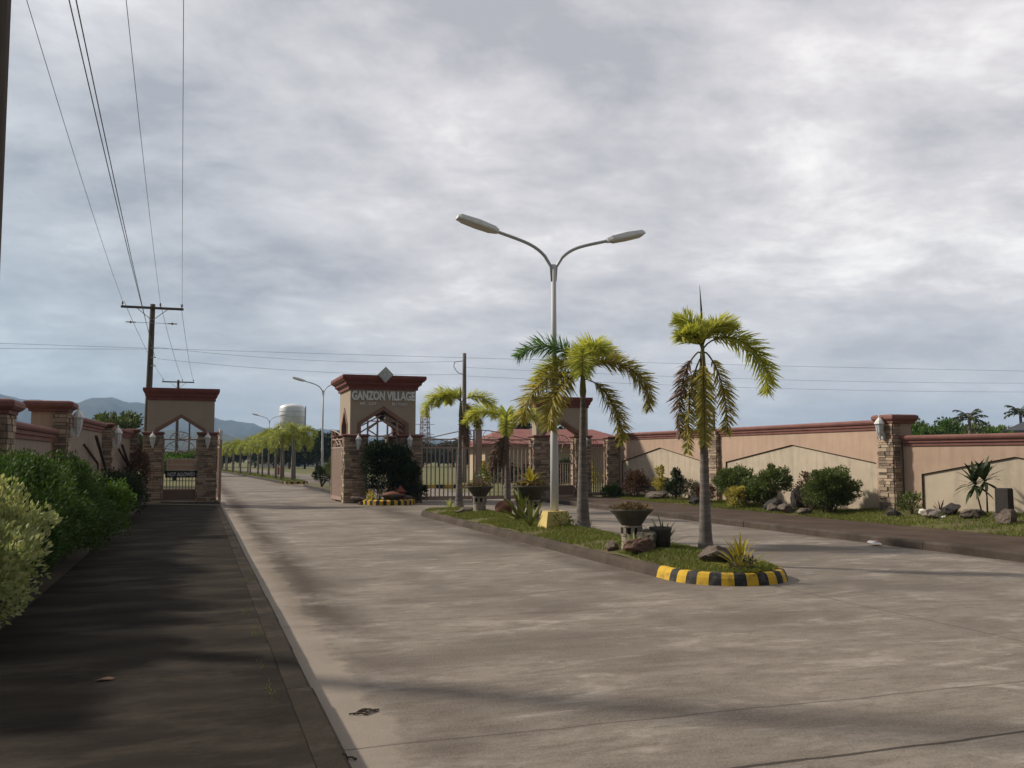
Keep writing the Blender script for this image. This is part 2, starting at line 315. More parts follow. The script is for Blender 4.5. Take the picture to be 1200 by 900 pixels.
# ------------------------------------------------------------------ mesh builder
class MB:
    def __init__(s): s.v = []; s.f = []; s.mi = []; s.cur = 0
    def add(s, vs, fs):
        n = len(s.v); s.v += [tuple(x) for x in vs]; s.f += [tuple(i + n for i in f) for f in fs]; s.mi += [s.cur] * len(fs)
    def box(s, x0, x1, y0, y1, z0, z1):
        vs = [(x0, y0, z0), (x1, y0, z0), (x1, y1, z0), (x0, y1, z0), (x0, y0, z1), (x1, y0, z1), (x1, y1, z1), (x0, y1, z1)]
        s.add(vs, [(0, 3, 2, 1), (4, 5, 6, 7), (0, 1, 5, 4), (1, 2, 6, 5), (2, 3, 7, 6), (3, 0, 4, 7)])
    def bar(s, p, q, w, h=None, up=(0, 0, 1)):
        p = Vector(p); q = Vector(q); d = (q - p).normalized(); h = h or w
        a = d.cross(Vector(up)); a = a.normalized() if a.length > 1e-4 else Vector((1, 0, 0)); b = a.cross(d)
        vs = [e + a * (sx * w / 2) + b * (sy * h / 2) for e in (p, q) for sx, sy in ((-1, -1), (1, -1), (1, 1), (-1, 1))]
        s.add(vs, [(3, 2, 1, 0), (4, 5, 6, 7), (0, 1, 5, 4), (1, 2, 6, 5), (2, 3, 7, 6), (3, 0, 4, 7)])
    def tube(s, pts, rad, n=8, cap=True):
        pts = [Vector(p) for p in pts]; k = len(pts)
        if not hasattr(rad, '__len__'): rad = [rad] * k
        vs = []; ref = None
        for i, p in enumerate(pts):
            d = (pts[min(i + 1, k - 1)] - pts[max(i - 1, 0)]).normalized()
            if ref is None:
                ref = d.cross(Vector((0, 0, 1)) if abs(d.z) < .9 else Vector((1, 0, 0))).normalized()
            ref = (ref - d * ref.dot(d)).normalized(); b = d.cross(ref)
            for j in range(n):
                a = 2 * math.pi * j / n; vs.append(p + (ref * math.cos(a) + b * math.sin(a)) * rad[i])
        fs = [(i * n + j, i * n + (j + 1) % n, (i + 1) * n + (j + 1) % n, (i + 1) * n + j) for i in range(k - 1) for j in range(n)]
        if cap: fs += [tuple(range(n - 1, -1, -1)), tuple(range((k - 1) * n, k * n))]
        s.add(vs, fs)
    def lathe(s, prof, n=20, c=(0, 0, 0), wob=0):
        vs = []
        for r, z in prof:
            for j in range(n):
                a = 2 * math.pi * j / n; q = r * (1 + (random.uniform(-wob, wob) if wob else 0))
                vs.append((c[0] + q * math.cos(a), c[1] + q * math.sin(a), c[2] + z))
        k = len(prof)
        fs = [(i * n + j, i * n + (j + 1) % n, (i + 1) * n + (j + 1) % n, (i + 1) * n + j) for i in range(k - 1) for j in range(n)]
        fs += [tuple(range(n - 1, -1, -1)), tuple(range((k - 1) * n, k * n))]
        s.add(vs, fs)
    def loft(s, x0, x1, y0, y1, prof):
        """rectangular moulding: prof = (outward offset, z) from bottom to top"""
        vs = []
        for o, z in prof: vs += [(x0 - o, y0 - o, z), (x1 + o, y0 - o, z), (x1 + o, y1 + o, z), (x0 - o, y1 + o, z)]
        k = len(prof)
        fs = [(i * 4 + j, i * 4 + (j + 1) % 4, (i + 1) * 4 + (j + 1) % 4, (i + 1) * 4 + j) for i in range(k - 1) for j in range(4)]
        fs += [(3, 2, 1, 0), tuple(range((k - 1) * 4, k * 4))]
        s.add(vs, fs)
    def prism(s, poly, y0, y1):
        """convex polygon in x-z, extruded along y"""
        n = len(poly); vs = [(x, y0, z) for x, z in poly] + [(x, y1, z) for x, z in poly]
        fs = [tuple(range(n)), tuple(range(2 * n - 1, n - 1, -1))] + [(i, i + n, (i + 1) % n + n, (i + 1) % n) for i in range(n)]
        s.add(vs, fs)
    def prism_x(s, poly, x0, x1):
        n = len(poly); vs = [(x0, y, z) for y, z in poly] + [(x1, y, z) for y, z in poly]
        fs = [tuple(range(n)), tuple(range(2 * n - 1, n - 1, -1))] + [(i, i + n, (i + 1) % n + n, (i + 1) % n) for i in range(n)]
        s.add(vs, fs)
    def rock(s, c, r, seed, n=4):
        import bmesh
        bm = bmesh.new(); bmesh.ops.create_icosphere(bm, subdivisions=n, radius=1); off = Vector((seed * 1.7, seed * .3, 0))
        rr = random.Random(seed); ks = [(Vector((rr.gauss(0, 1), rr.gauss(0, 1), rr.gauss(0, 1))).normalized(), rr.uniform(.5, .9)) for _ in range(12)]
        vs = []
        for v_ in bm.verts:
            p = v_.co.copy()
            for d, h in ks:
                e_ = p.dot(d) - h
                if e_ > 0: p -= d * e_ * .9
            p *= 1 + .16 * (mnoise.noise(p * 1.7 + off) + .55 * mnoise.noise(p * 4.1 + off) + .35 * mnoise.noise(p * 9.0 + off))
            vs.append((c[0] + p.x * r[0], c[1] + p.y * r[1], max(c[2] + p.z * r[2], c[2] - r[2] * .6)))
        fs = [tuple(v_.index for v_ in f.verts) for f in bm.faces]
        bm.free(); s.add(vs, fs)
    def build(s, name, m, parent=None, smooth=False, loc=None, rz=0):
        me = bpy.data.meshes.new(name); me.from_pydata(s.v, [], s.f)
        for x in (m if isinstance(m, (list, tuple)) else [m]): me.materials.append(x)
        if isinstance(m, (list, tuple)): me.polygons.foreach_set('material_index', s.mi)
        if smooth: me.polygons.foreach_set('use_smooth', [True] * len(me.polygons))
        me.update()
        return link(name, me, parent, loc, rz)

def link(name, me, parent=None, loc=None, rz=0):
    o = bpy.data.objects.new(name, me); col.objects.link(o)
    if parent: o.parent = parent
    if loc is not None: o.location = loc
    if rz: o.rotation_euler = (0, 0, rz)
    return o
def raw(name, V, Fc, m, parent=None, loc=None):
    """numpy verts (n,3) and faces (m,k)"""
    me = bpy.data.meshes.new(name); k = Fc.shape[1]
    me.vertices.add(len(V)); me.vertices.foreach_set('co', np.ascontiguousarray(V, dtype=np.float32).ravel())
    me.loops.add(Fc.size); me.loops.foreach_set('vertex_index', np.ascontiguousarray(Fc, dtype=np.int32).ravel())
    me.polygons.add(len(Fc)); me.polygons.foreach_set('loop_start', np.arange(0, Fc.size, k, dtype=np.int32))
    me.materials.append(m); me.update(calc_edges=True); me.validate()
    return link(name, me, parent, loc)
def tag(o, label, cat, group=None):
    o['label'] = label; o['category'] = cat
    if group: o['group'] = group
    return o
def thing(name, label, cat, loc=(0, 0, 0), rz=0, group=None):
    o = bpy.data.objects.new(name, None); o.empty_display_size = .2; col.objects.link(o)
    o.location = loc; o.rotation_euler = (0, 0, rz)
    return tag(o, label, cat, group)
def struct(o, kind='structure'): o['kind'] = kind; return o
def copy_tree(o, parent=None):
    c = o.copy(); col.objects.link(c)
    if parent: c.parent = parent
    for ch in [x for x in bpy.data.objects if x.parent == o]: copy_tree(ch, c)
    return c

# ------------------------------------------------------------------ foliage helpers
def unit(n):
    d = rng.normal(size=(n, 3)); return d / np.linalg.norm(d, axis=1, keepdims=True)
def leaves(P, D, size, aspect=.42, jit=.3):
    """rhombic folded leaves at points P, pointing along D"""
    n = len(P); D = D / np.linalg.norm(D, axis=1, keepdims=True)
    S = np.cross(D, unit(n)); S /= np.linalg.norm(S, axis=1, keepdims=True)
    Nn = np.cross(D, S)
    l = (size * rng.uniform(1 - jit, 1 + jit, n))[:, None]; w = l * aspect
    V = np.stack([P, P + D * l * .5 + S * w * .5 + Nn * l * .06, P + D * l - Nn * l * .12, P + D * l * .5 - S * w * .5 + Nn * l * .06], 1).reshape(-1, 3)
    return V, np.arange(4 * n).reshape(n, 4)
def clump_points(blobs, per, up=.35, clumps=26, cr=(.26, .42), flat=.05):
    Ps, Ds = [], []
    for c, r in blobs:
        c = np.array(c); r = np.array(r); vol = (r[0] * r[1] * r[2]) ** (2 / 3.)
        n = max(int(per * vol), 30)
        cd = unit(clumps); cd[:, 2] = np.where(cd[:, 2] < -.55, -cd[:, 2], cd[:, 2])
        cc = cd * rng.uniform(.55, .88, (clumps, 1)); rr = rng.uniform(cr[0], cr[1], clumps)
        k = rng.integers(0, clumps, n)
        q = unit(n) * (rng.uniform(.25, 1, n) ** .6)[:, None] * rr[k][:, None]
        p = cc[k] + q
        nf = int(n * .3)   # inner fill so that the middle is closed
        p[:nf] = unit(nf) * (rng.uniform(.1, .75, nf) ** .5)[:, None] * .8
        W = c + p * r
        d = p / (np.linalg.norm(p, axis=1, keepdims=True) + 1e-6) + unit(n) * .8; d[:, 2] += up
        Ps.append(W); Ds.append(d)
    P = np.concatenate(Ps); D = np.concatenate(Ds); ok = P[:, 2] > flat
    return P[ok], D[ok]
def bush(name, label, cat, loc, blobs, leafsize, per, m, stem_h=.3, group=None, stems=4, clumps=26, aspect=.42, up=.35, cr=(.26, .42), stem_r=.018):
    t = thing(name, label, cat, loc, 0, group)
    P, D = clump_points(blobs, per, up, clumps, cr)
    V, Fc = leaves(P, D, leafsize, aspect)
    raw('foliage', V, Fc, m, t)
    for i in range(stems):
        mb = MB(); c, r = blobs[i % len(blobs)]
        b = Vector((c[0] * .7 + random.uniform(-.3, .3) * r[0], c[1] * .7 + random.uniform(-.3, .3) * r[1], -.05))
        e_ = Vector((c[0] + random.uniform(-.5, .5) * r[0], c[1] + random.uniform(-.5, .5) * r[1], c[2] + .3 * r[2]))
        mb.tube([b, b.lerp(e_, .5) + Vector((random.uniform(-.05, .05), random.uniform(-.05, .05), 0)), e_], [stem_r, stem_r * .8, stem_r * .4], 6)
        mb.build('stem', M['bark'], t, True)
    return t
def blade_plant(name, label, cat, loc, n, length, width, m, spread=.9, droop=.6, group=None, thick=False, stalk=0.0, upmin=.15):
    """rosette of strap leaves"""
    t = thing(name, label, cat, loc, random.uniform(0, 6), group)
    mb = MB()
    for i in range(n):
        a = i * 2.4 + random.uniform(-.3, .3); el = R(88) * (1 - spread * (i + .5) / n) + random.uniform(-.12, .12)
        el = max(el, upmin); L_ = length * random.uniform(.75, 1.1); p = Vector((0, 0, stalk)) ; k = 6; prev = None
        side = Vector((-math.sin(a), math.cos(a), 0)); row = []
        for j in range(k + 1):
            tt = j / k; e_ = el - droop * tt * tt
            w = width * (math.sin(math.pi * min(.12 + .88 * tt, 1)) ** .8 if tt < 1 else 0) + .002
            nrm = Vector((-math.sin(e_) * math.cos(a), -math.sin(e_) * math.sin(a), math.cos(e_)))
            row += [p - side * w / 2 + nrm * w * .18, p.copy(), p + side * w / 2 + nrm * w * .18]
            p = p + Vector((math.cos(e_) * math.cos(a), math.cos(e_) * math.sin(a), math.sin(e_))) * (L_ / k)
        mb.add(row, [(j * 3 + q, j * 3 + q + 1, j * 3 + q + 4, j * 3 + q + 3) for j in range(k) for q in (0, 1)])
    mb.build('leaves', m, t)
    sb = MB(); sb.tube([(0, 0, -.05), (0, 0, stalk * .5), (0, 0, stalk + .05)], [.03 + width * .2, .025 + width * .15, .015 + width * .1], 7)
    sb.build('stem', M['bark'], t, True)
    return t
def frond(parent, p0, az, el, L, bend, m, stations=54, ll=.34, lw=.022, plume=3, lrad=.013, bare=.16, power=1.2, name='frond'):
    """plumose palm frond: curved rachis with leaflets all round it"""
    p = Vector(p0); pts = []; k = 22
    for i in range(k + 1):
        pts.append(p.copy()); tt = i / k; e_ = el - bend * tt ** power
        p = p + Vector((math.cos(e_) * math.cos(az), math.cos(e_) * math.sin(az), math.sin(e_))) * (L / k)
    V = []; Fq = []
    for s_ in range(stations):
        tt = bare + (1 - bare) * (s_ + random.uniform(-.3, .3)) / stations; tt = min(max(tt, 0), .995)
        x = tt * k; i = int(x); base = pts[i].lerp(pts[i + 1], x - i); fwd = (pts[i + 1] - pts[i]).normalized()
        side = fwd.cross(Vector((0, 0, 1)));
        side = side.normalized() if side.length > .05 else Vector((-math.sin(az), math.cos(az), 0))
        up = side.cross(fwd)
        env = (min(1, (tt - bare) / .15 + .45)) * (1 - .55 * max(0, (tt - .55) / .45) ** 1.3)
        for q in range(plume * 2):
            sg = 1 if q % 2 else -1; ph = (-.45 + 1.25 * (q // 2) / max(plume - 1, 1)) + random.uniform(-.3, .3)
            d = (side * sg * math.cos(ph) + up * math.sin(ph)) * .85 + fwd * random.uniform(.35, .75); d.normalize()
            l = ll * env * random.uniform(.75, 1.1); w = lw * random.uniform(.8, 1.2)
            sd_ = d.cross(up + Vector((random.uniform(-.6, .6), random.uniform(-.6, .6), random.uniform(-.6, .6)))).normalized()
            g = Vector((0, 0, -1)); a = base; b = base + d * l * .5 + g * l * .02; c = base + d * l * .95 + g * l * .13
            n = len(V); V += [a - sd_ * w * .3, a + sd_ * w * .3, b + sd_ * w * .5, b - sd_ * w * .5, c + sd_ * w * .08, c - sd_ * w * .08]
            Fq += [(n, n + 1, n + 2, n + 3), (n + 3, n + 2, n + 4, n + 5)]
    o = raw(name, np.array([tuple(x) for x in V]), np.array(Fq), m, parent)
    mb = MB(); mb.tube(pts, [lrad * (1 - .75 * i / k) + .002 for i in range(k + 1)], 5); mb.build('rachis', M['rachis'], o, True)
    return o
def grass_blades(poly_fn, n, h, m, name, zfn, w=.006):
    """n grass blades, poly_fn(n) -> xy points"""
    XY = poly_fn(n); n = len(XY); z = zfn(XY)
    P = np.column_stack([XY, z]); a = rng.uniform(0, 6.28, n); hh = rng.uniform(.5, 1.3, n) * h
    lean = rng.normal(0, .45, (n, 2)); S = np.column_stack([np.cos(a), np.sin(a), np.zeros(n)]) * (w * rng.uniform(.7, 1.5, n))[:, None]
    T = P + np.column_stack([lean * hh[:, None], hh])
    V = np.stack([P - S, P + S, T], 1).reshape(-1, 3)
    return raw(name, V, np.arange(3 * n).reshape(n, 3), m)

# ================================================================== SETTING
def sheet(name, pts, z, m):
    me = bpy.data.meshes.new(name); me.from_pydata([(x, y, z) for x, y in pts], [], [tuple(range(len(pts)))]); me.materials.append(m)
    return struct(link(name, me))
sheet('ground', [(-9000, -9000), (9000, -9000), (9000, 9000), (-9000, 9000)], -.03, M['field'])
def bend(y): return 0 if y < 58 else -2.8 * ((y - 58) / 58) ** 1.25
ys = [-40, 0, 34, 58, 70, 85, 100, 120, 145]
sheet('road', [(12.5 + bend(y), y) for y in ys] + [(.78 + bend(y), y) for y in reversed(ys)], 0, M['road'])

def slab(name, x0, x1, y0, y1, z0, z1, m):
    mb = MB(); mb.box(x0, x1, y0, y1, z0, z1); return struct(mb.build(name, m))
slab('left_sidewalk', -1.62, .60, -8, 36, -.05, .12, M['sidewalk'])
# kerb in lengths, slightly rounded edge
def kerb_run(name, x0, x1, y0, y1, z, m, face):
    mb = MB(); y = y0
    while y < y1:
        ye = min(y + 1.45 + random.uniform(-.05, .05), y1); j = random.uniform(-.006, .006); b = .03
        if face > 0: prof = [(x0, -.05), (x1 + j, -.05), (x1 + j, z - b), (x1 + j - b * .4, z - b * .3), (x1 + j - b, z), (x0, z)]
        else: prof = [(x0 + j, -.05), (x1, -.05), (x1, z), (x0 + j + b, z), (x0 + j + b * .4, z - b * .3), (x0 + j, z - b)]
        n = len(prof); g = .002
        vs = [(px, y + g, pz + random.uniform(-.002, .002)) for px, pz in prof] + [(px, ye - g, pz) for px, pz in prof]
        mb.add(vs, [tuple(range(n)), tuple(range(2 * n - 1, n - 1, -1))] + [(i, i + n, (i + 1) % n + n, (i + 1) % n) for i in range(n)])
        y = ye
    return struct(mb.build(name, m))
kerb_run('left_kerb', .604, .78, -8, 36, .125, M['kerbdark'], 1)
slab('right_sidewalk', 12.70, 15.22, 2, 36.5, -.05, .13, M['walkright'])
kerb_run('right_kerb', 12.46, 12.696, 2, 36.5, .15, M['kerb'], -1)
slab('planting_strip', -3.1, -1.624, 2, 36, -.05, .10, M['soil'])

# ---- haze and hills
def ridge(name, d0, d1, az0, az1, prof, seed, rough):
    """hills as a terrain between two distances; prof: (azimuth deg from +Y, crest height)"""
    rr = np.random.default_rng(seed); na, nr = 220, 26
    az = np.linspace(R(az0), R(az1), na); V = []
    pa = np.array([R(a) for a, h in prof]); ph = np.array([h for a, h in prof])
    base = np.interp(az, pa, ph)
    jag = sum(np.sin(az * fq + rr.uniform(0, 6)) * am for fq, am in ((60, 1.), (131, .6), (277, .35), (541, .18)))
    for j in range(nr):
        s_ = j / (nr - 1); d = d0 + (d1 - d0) * s_; shp = math.sin(math.pi * min(s_ / 1.3, 1)) ** 1.2
        gl = sum(np.sin(az * fq + s_ * 9 + rr.uniform(0, 6)) * am for fq, am in ((90, 1.), (210, .6)))
        h = base * shp * (1 + rough * .05 * gl * (1 - shp)) + jag * rough * shp - 2
        V += list(zip(np.sin(az) * d, np.cos(az) * d, h))
    Fc = [(j * na + i, j * na + i + 1, (j + 1) * na + i + 1, (j + 1) * na + i) for j in range(nr - 1) for i in range(na - 1)]
    o = raw(name, np.array(V), np.array(Fc), M['hill']); o.data.polygons.foreach_set('use_smooth', [True] * len(Fc))
    return struct(o)
ridge('far_hills', 2700, 4000, -32, 40, [(-32, 195), (-13, 208), (-10.5, 214), (-8.6, 204), (-6.5, 198), (-4.8, 208), (-2.5, 194), (-1, 172), (1.2, 142), (4, 124), (8, 104), (12, 84), (20, 55), (40, 40)], 3, 7)
ridge('near_hills', 1300, 1900, -34, 50, [(-34, 62), (-10, 60), (0, 47), (3, 46), (7, 34), (12, 27), (18, 20), (30, 14), (50, 12)], 8, 3.4)
hz_ = MB(); hz_.box(-4300, 4300, -400, 4400, -1.2, 262)
hm = bpy.data.materials.new('haze_air'); hm.use_nodes = True; hm.node_tree.nodes.clear()
ho = hm.node_tree.nodes.new('ShaderNodeOutputMaterial'); hv = hm.node_tree.nodes.new('ShaderNodeVolumePrincipled')
hv.inputs['Color'].default_value = (.47, .69, 1.0, 1); hv.inputs['Density'].default_value = .00021
hm.node_tree.links.new(hv.outputs[0], ho.inputs['Volume'])
struct(hz_.build('haze', hm), 'stuff')

# ================================================================== TRAFFIC ISLAND
IX0, IX1, IYN, IYF = 6.12, 7.78, 11.3, 25.9
icx = (IX0 + IX1) / 2; ir = (IX1 - IX0) / 2
def island_path():
    """outline counted from the left far corner, down the left side, round the near tip, up the right, round the far end"""
    P = []; n = 40
    L_ = IYF - IYN
    for i in range(n): P.append((IX0, IYF - L_ * i / n, 's'))
    for i in range(32): a = math.pi + math.pi * i / 32; P.append((icx + ir * math.cos(a), IYN + ir * math.sin(a), 't'))
    for i in range(n): P.append((IX1, IYN + L_ * i / n, 's'))
    for i in range(20): a = math.pi * i / 20; P.append((icx + ir * math.cos(a), IYF + ir * math.sin(a), 'e'))
    return P
def sweep_kerb(name, P, idx, mats_for, closed=False, h=.155, w=.17):
    """kerb along the outline points idx (with outward = right-hand side of travel is inside)"""
    mb = MB(); n = len(P)
    def nrm(i):
        a = P[(i - 1) % n]; b = P[(i + 1) % n]; d = Vector((b[0] - a[0], b[1] - a[1])).normalized(); return Vector((d.y, -d.x))
    def ring(i):
        o = nrm(i); x, y = P[i % n][:2]
        return [(x - o.x * q, y - o.y * q, z) for q, z in ((-.035, -.05), (.0, h * .6), (.03, h * .93), (.06, h), (w, h), (w, -.05))]
    for a, b in zip(idx[:-1], idx[1:]):
        mb.cur = mats_for(a); mb.add(ring(a) + ring(b), [(j, j + 6, (j + 1) % 6 + 6, (j + 1) % 6) for j in range(6)] + [(5, 4, 3, 2, 1, 0), (6, 7, 8, 9, 10, 11)])
    return mb
IP = island_path(); NP = len(IP)
plain = list(range(0, 40)) ; tip = list(range(39, 75)); rest = list(range(74, NP)) + [0]
kb = sweep_kerb('k', IP, plain, lambda i: 0); struct(kb.build('island_kerb', M['kerb']))
kb = sweep_kerb('k', IP, [i % NP for i in rest], lambda i: 1 if 110 < i < 130 and (i // 2) % 2 else 0); struct(kb.build('island_kerb', [M['kerb'], M['kerbyellow']]))
kb = sweep_kerb('k', IP, tip, lambda i: (i // 2) % 2); tag(kb.build('painted_kerb', [M['kerbblack'], M['kerbyellow']]), 'yellow and black striped kerb rounding the near tip of the grassy island', 'kerb')
# the first corner of the far end carries one yellow block
def island_z(XY):
    x = (XY[:, 0] - icx) / ir; y0 = np.clip((XY[:, 1] - IYN + ir) / 1.6, 0, 1); y1 = np.clip((IYF + ir - XY[:, 1]) / 1.6, 0, 1)
    return .125 + .14 * np.clip(1 - x * x, 0, 1) * np.minimum(y0, y1) + .025 * np.sin(XY[:, 0] * 4.1 + XY[:, 1] * 1.3) * np.sin(XY[:, 1] * 2.3)
def iz(x, y): return float(island_z(np.array([[x, y]]))[0])
nx, ny = 14, 130; V = []
for j in range(ny):
    y = IYN - ir + .06 + (IYF - IYN + 2 * ir - .12) * j / (ny - 1)
    e_ = 0
    if y < IYN: e_ = IYN - y
    if y > IYF: e_ = y - IYF
    hw = math.sqrt(max((ir - .06) ** 2 - e_ * e_, 1e-5))
    for i in range(nx): V.append((icx + hw * (2 * i / (nx - 1) - 1), y, 0))
V = np.array(V); V[:, 2] = island_z(V[:, :2])
struct(raw('island_soil', V, np.array([(j * nx + i, j * nx + i + 1, (j + 1) * nx + i + 1, (j + 1) * nx + i) for j in range(ny - 1) for i in range(nx - 1)]), M['turf']))
def island_pts(n):
    y = rng.uniform(IYN - ir, IYF + ir, n); e_ = np.maximum(np.maximum(IYN - y, y - IYF), 0)
    hw = np.sqrt(np.maximum((ir - .10) ** 2 - e_ ** 2, 0)); x = icx + hw * rng.uniform(-1, 1, n)
    k = np.sin(x * 3.1 + 1) * np.sin(y * 1.7) + np.sin(x * 7 + y * 5) * .6 + rng.normal(0, .5, n)
    return np.column_stack([x, y])[k > -.55]
struct(grass_blades(island_pts, 62000, .05, M['grass'], 'island_grass', island_z, .007), 'stuff')

# right verge, mounding up towards the wall
def verge_z(XY):
    t_ = np.clip((XY[:, 0] - 15.2) / 1.6, 0, 1); near = np.clip((22 - XY[:, 1]) / 5, 0, 1)
    return .12 + t_ * (.10 + .16 * near) + .03 * np.sin(XY[:, 1] * 1.9 + XY[:, 0] * 2) * t_
def vz(x, y): return float(verge_z(np.array([[x, y]]))[0])
def verge_x(n): return 15.2, 20.5
nx, ny = 24, 110; V = []
for j in range(ny):
    y = 5 + 29 * j / (ny - 1)
    for i in range(nx): V.append((15.2 + 5.6 * i / (nx - 1) + (0.05 * math.sin(y * 2.3) if i == 0 else 0), y, 0))
V = np.array(V); V[:, 2] = verge_z(V[:, :2])
struct(raw('verge_soil', V, np.array([(j * nx + i, j * nx + i + 1, (j + 1) * nx + i + 1, (j + 1) * nx + i) for j in range(ny - 1) for i in range(nx - 1)]), M['turf']))
def verge_pts(n):
    y = rng.uniform(9, 33.5, n); x = 15.15 + rng.uniform(0, 1, n) ** 1.3 * np.where(y > 19, 1.75, 3.2)
    k = np.sin(x * 2.1 + 1) * np.sin(y * 1.1) + np.sin(x * 5 + y * 4) * .6 + rng.normal(0, .5, n)
    return np.column_stack([x, y])[k > -.5]
struct(grass_blades(verge_pts, 60000, .065, M['grass'], 'verge_grass', verge_z, .008), 'stuff')

# far median beyond the gate
def far_median(name, pts, striped):
    n = len(pts); mb = MB()
    ring = []
    cx = sum(p[0] for p in pts) / n; cy = sum(p[1] for p in pts) / n
    for z, k in ((-.05, 1.0), (.14, 1.0), (.17, .97)):
        ring += [(cx + (x - cx) * k, cy + (y - cy) * (k if k == 1 else 1 - .35 / 20), z) for x, y in pts]
    mb.cur = 0
    for i in range(n):
        mb.cur = striped(i); mb.add([ring[i], ring[(i + 1) % n], ring[n + (i + 1) % n], ring[n + i]], [(0, 1, 2, 3)])
        mb.cur = 2; mb.add([ring[n + i], ring[n + (i + 1) % n], ring[2 * n + (i + 1) % n], ring[2 * n + i]], [(0, 1, 2, 3)])
    mb.cur = 3; mb.add(ring[2 * n:], [tuple(range(n))])
    return struct(mb.build(name, [M['kerbblack'], M['kerbyellow'], M['kerb'], M['turf']]))
def stadium(x0, x1, y0, y1, f=lambda y: 0, k=12):
    r = (x1 - x0) / 2; c = (x0 + x1) / 2; P = []
    for i in range(k + 1): a = math.pi + math.pi * i / k; P.append((c + r * math.cos(a), y0 + r * .7 + r * .7 * math.sin(a)))
    m_ = 6
    for i in range(m_ + 1): y = y0 + r + (y1 - y0 - r) * i / m_; P.append((x1 + f(y), y))
    for i in range(m_ + 1): y = y1 - (y1 - y0 - r) * i / m_; P.append((x0 + f(y), y))
    return P
far_median('far_median', stadium(5.35, 6.9, 61, 128, bend), lambda i: i % 2 if i < 12 else 0)
far_median('far_median', stadium(5.9, 7.9, 43.0, 55), lambda i: i % 2 if i < 12 else 0)
def fm_pts(n):
    y = rng.uniform(61.2, 128, n); x = 5.45 + 1.35 * rng.uniform(0, 1, n) + np.array([bend(q) for q in y]); return np.column_stack([x, y])
struct(grass_blades(fm_pts, 9000, .10, M['grass'], 'median_grass', lambda XY: np.full(len(XY), .17), .03), 'stuff')
# planting bed in front of the tower
def bed():
    mb = MB(); P = []
    for i in range(25): a = math.pi + math.pi * i / 24; P.append((6.58 + .98 * math.cos(a), 33.3 + 1.25 * math.sin(a) * .95))
    P = [(5.6, 34.2)] + P + [(7.56, 34.2)]
    mbk = MB()
    for i in range(len(P) - 1):
        a, b = P[i], P[i + 1]; mbk.cur = i % 2
        ca = (6.58 + (a[0] - 6.58) * .86, 33.6 + (a[1] - 33.6) * .86); cb = (6.58 + (b[0] - 6.58) * .86, 33.6 + (b[1] - 33.6) * .86)
        vs = [(a[0], a[1], -.03), (b[0], b[1], -.03), (b[0], b[1], .15), (a[0], a[1], .15), (ca[0], ca[1], .19), (cb[0], cb[1], .19), (ca[0], ca[1], -.03), (cb[0], cb[1], -.03)]
        mbk.add(vs, [(0, 1, 2, 3), (3, 2, 5, 4), (4, 5, 7, 6), (0, 3, 4, 6), (1, 7, 5, 2)])
    tag(mbk.build('painted_kerb', [M['kerbblack'], M['kerbyellow']]), 'small yellow and black striped kerb curving round the planted bed before the tower', 'kerb')
    mb.add([(6.58 + (x - 6.58) * .84, 33.6 + (y - 33.6) * .84, .16) for x, y in P], [tuple(range(len(P)))])
    struct(mb.build('bed_soil', M['turf']))
bed()

# ================================================================== STONE, WALLS, ARCHES
def ledge(mb, x0, x1, y0, y1, z0, z1, dens=.24):
    """ledgestone cladding on the four faces of a pillar"""
    z = z0
    while z < z1 - .02:
        h = min(random.uniform(.045, .11), z1 - z)
        for axis, fixed, sgn, a0, a1 in ((0, y0, -1, x0, x1), (0, y1, 1, x0, x1), (1, x0, -1, y0, y1), (1, x1, 1, y0, y1)):
            a = a0
            while a < a1 - .01:
                w = min(random.uniform(dens * .5, dens * 1.5), a1 - a); 
                if a1 - (a + w) < .06: w = a1 - a
                d = random.uniform(.008, .045); g = .005
                lo, hi = (fixed - d, fixed + .02) if sgn < 0 else (fixed - .02, fixed + d)
                if axis == 0: mb.box(a + g, a + w - g, lo, hi, z + g, z + h - g)
                else: mb.box(lo, hi, a + g, a + w - g, z + g, z + h - g)
                a += w
        z += h
def stone_pillar(parent, x0, x1, y0, y1, z0, z1, cap=True, capm=None, o=.06):
    mb = MB(); ledge(mb, x0, x1, y0, y1, z0, z1); pil = mb.build('stone_pillar', M['stone'], parent)
    c = MB(); c.box(x0 + .004, x1 - .004, y0 + .004, y1 - .004, z0, z1); c.build('mortar', M['stonecore'], pil)
    if cap:
        c = MB(); c.loft(x0, x1, y0, y1, [(.005, z1), (o * .5, z1 + .012), (o * .6, z1 + .035), (o, z1 + .045), (o * 1.25, z1 + .065), (o * 1.25, z1 + .09), (o * .9, z1 + .11), (o * .4, z1 + .12)])
        c.build('pillar_cap', capm or M['coping'], parent)
    return pil
CORNICE = lambda z, h, o: [(.0, z), (o * .22, z + .001), (o * .22, z + h * .18), (o * .38, z + h * .30), (o * .55, z + h * .36), (o * .58, z + h * .52), (o * .78, z + h * .60), (o, z + h * .76), (o, z + h * .92), (o * .95, z + h)]

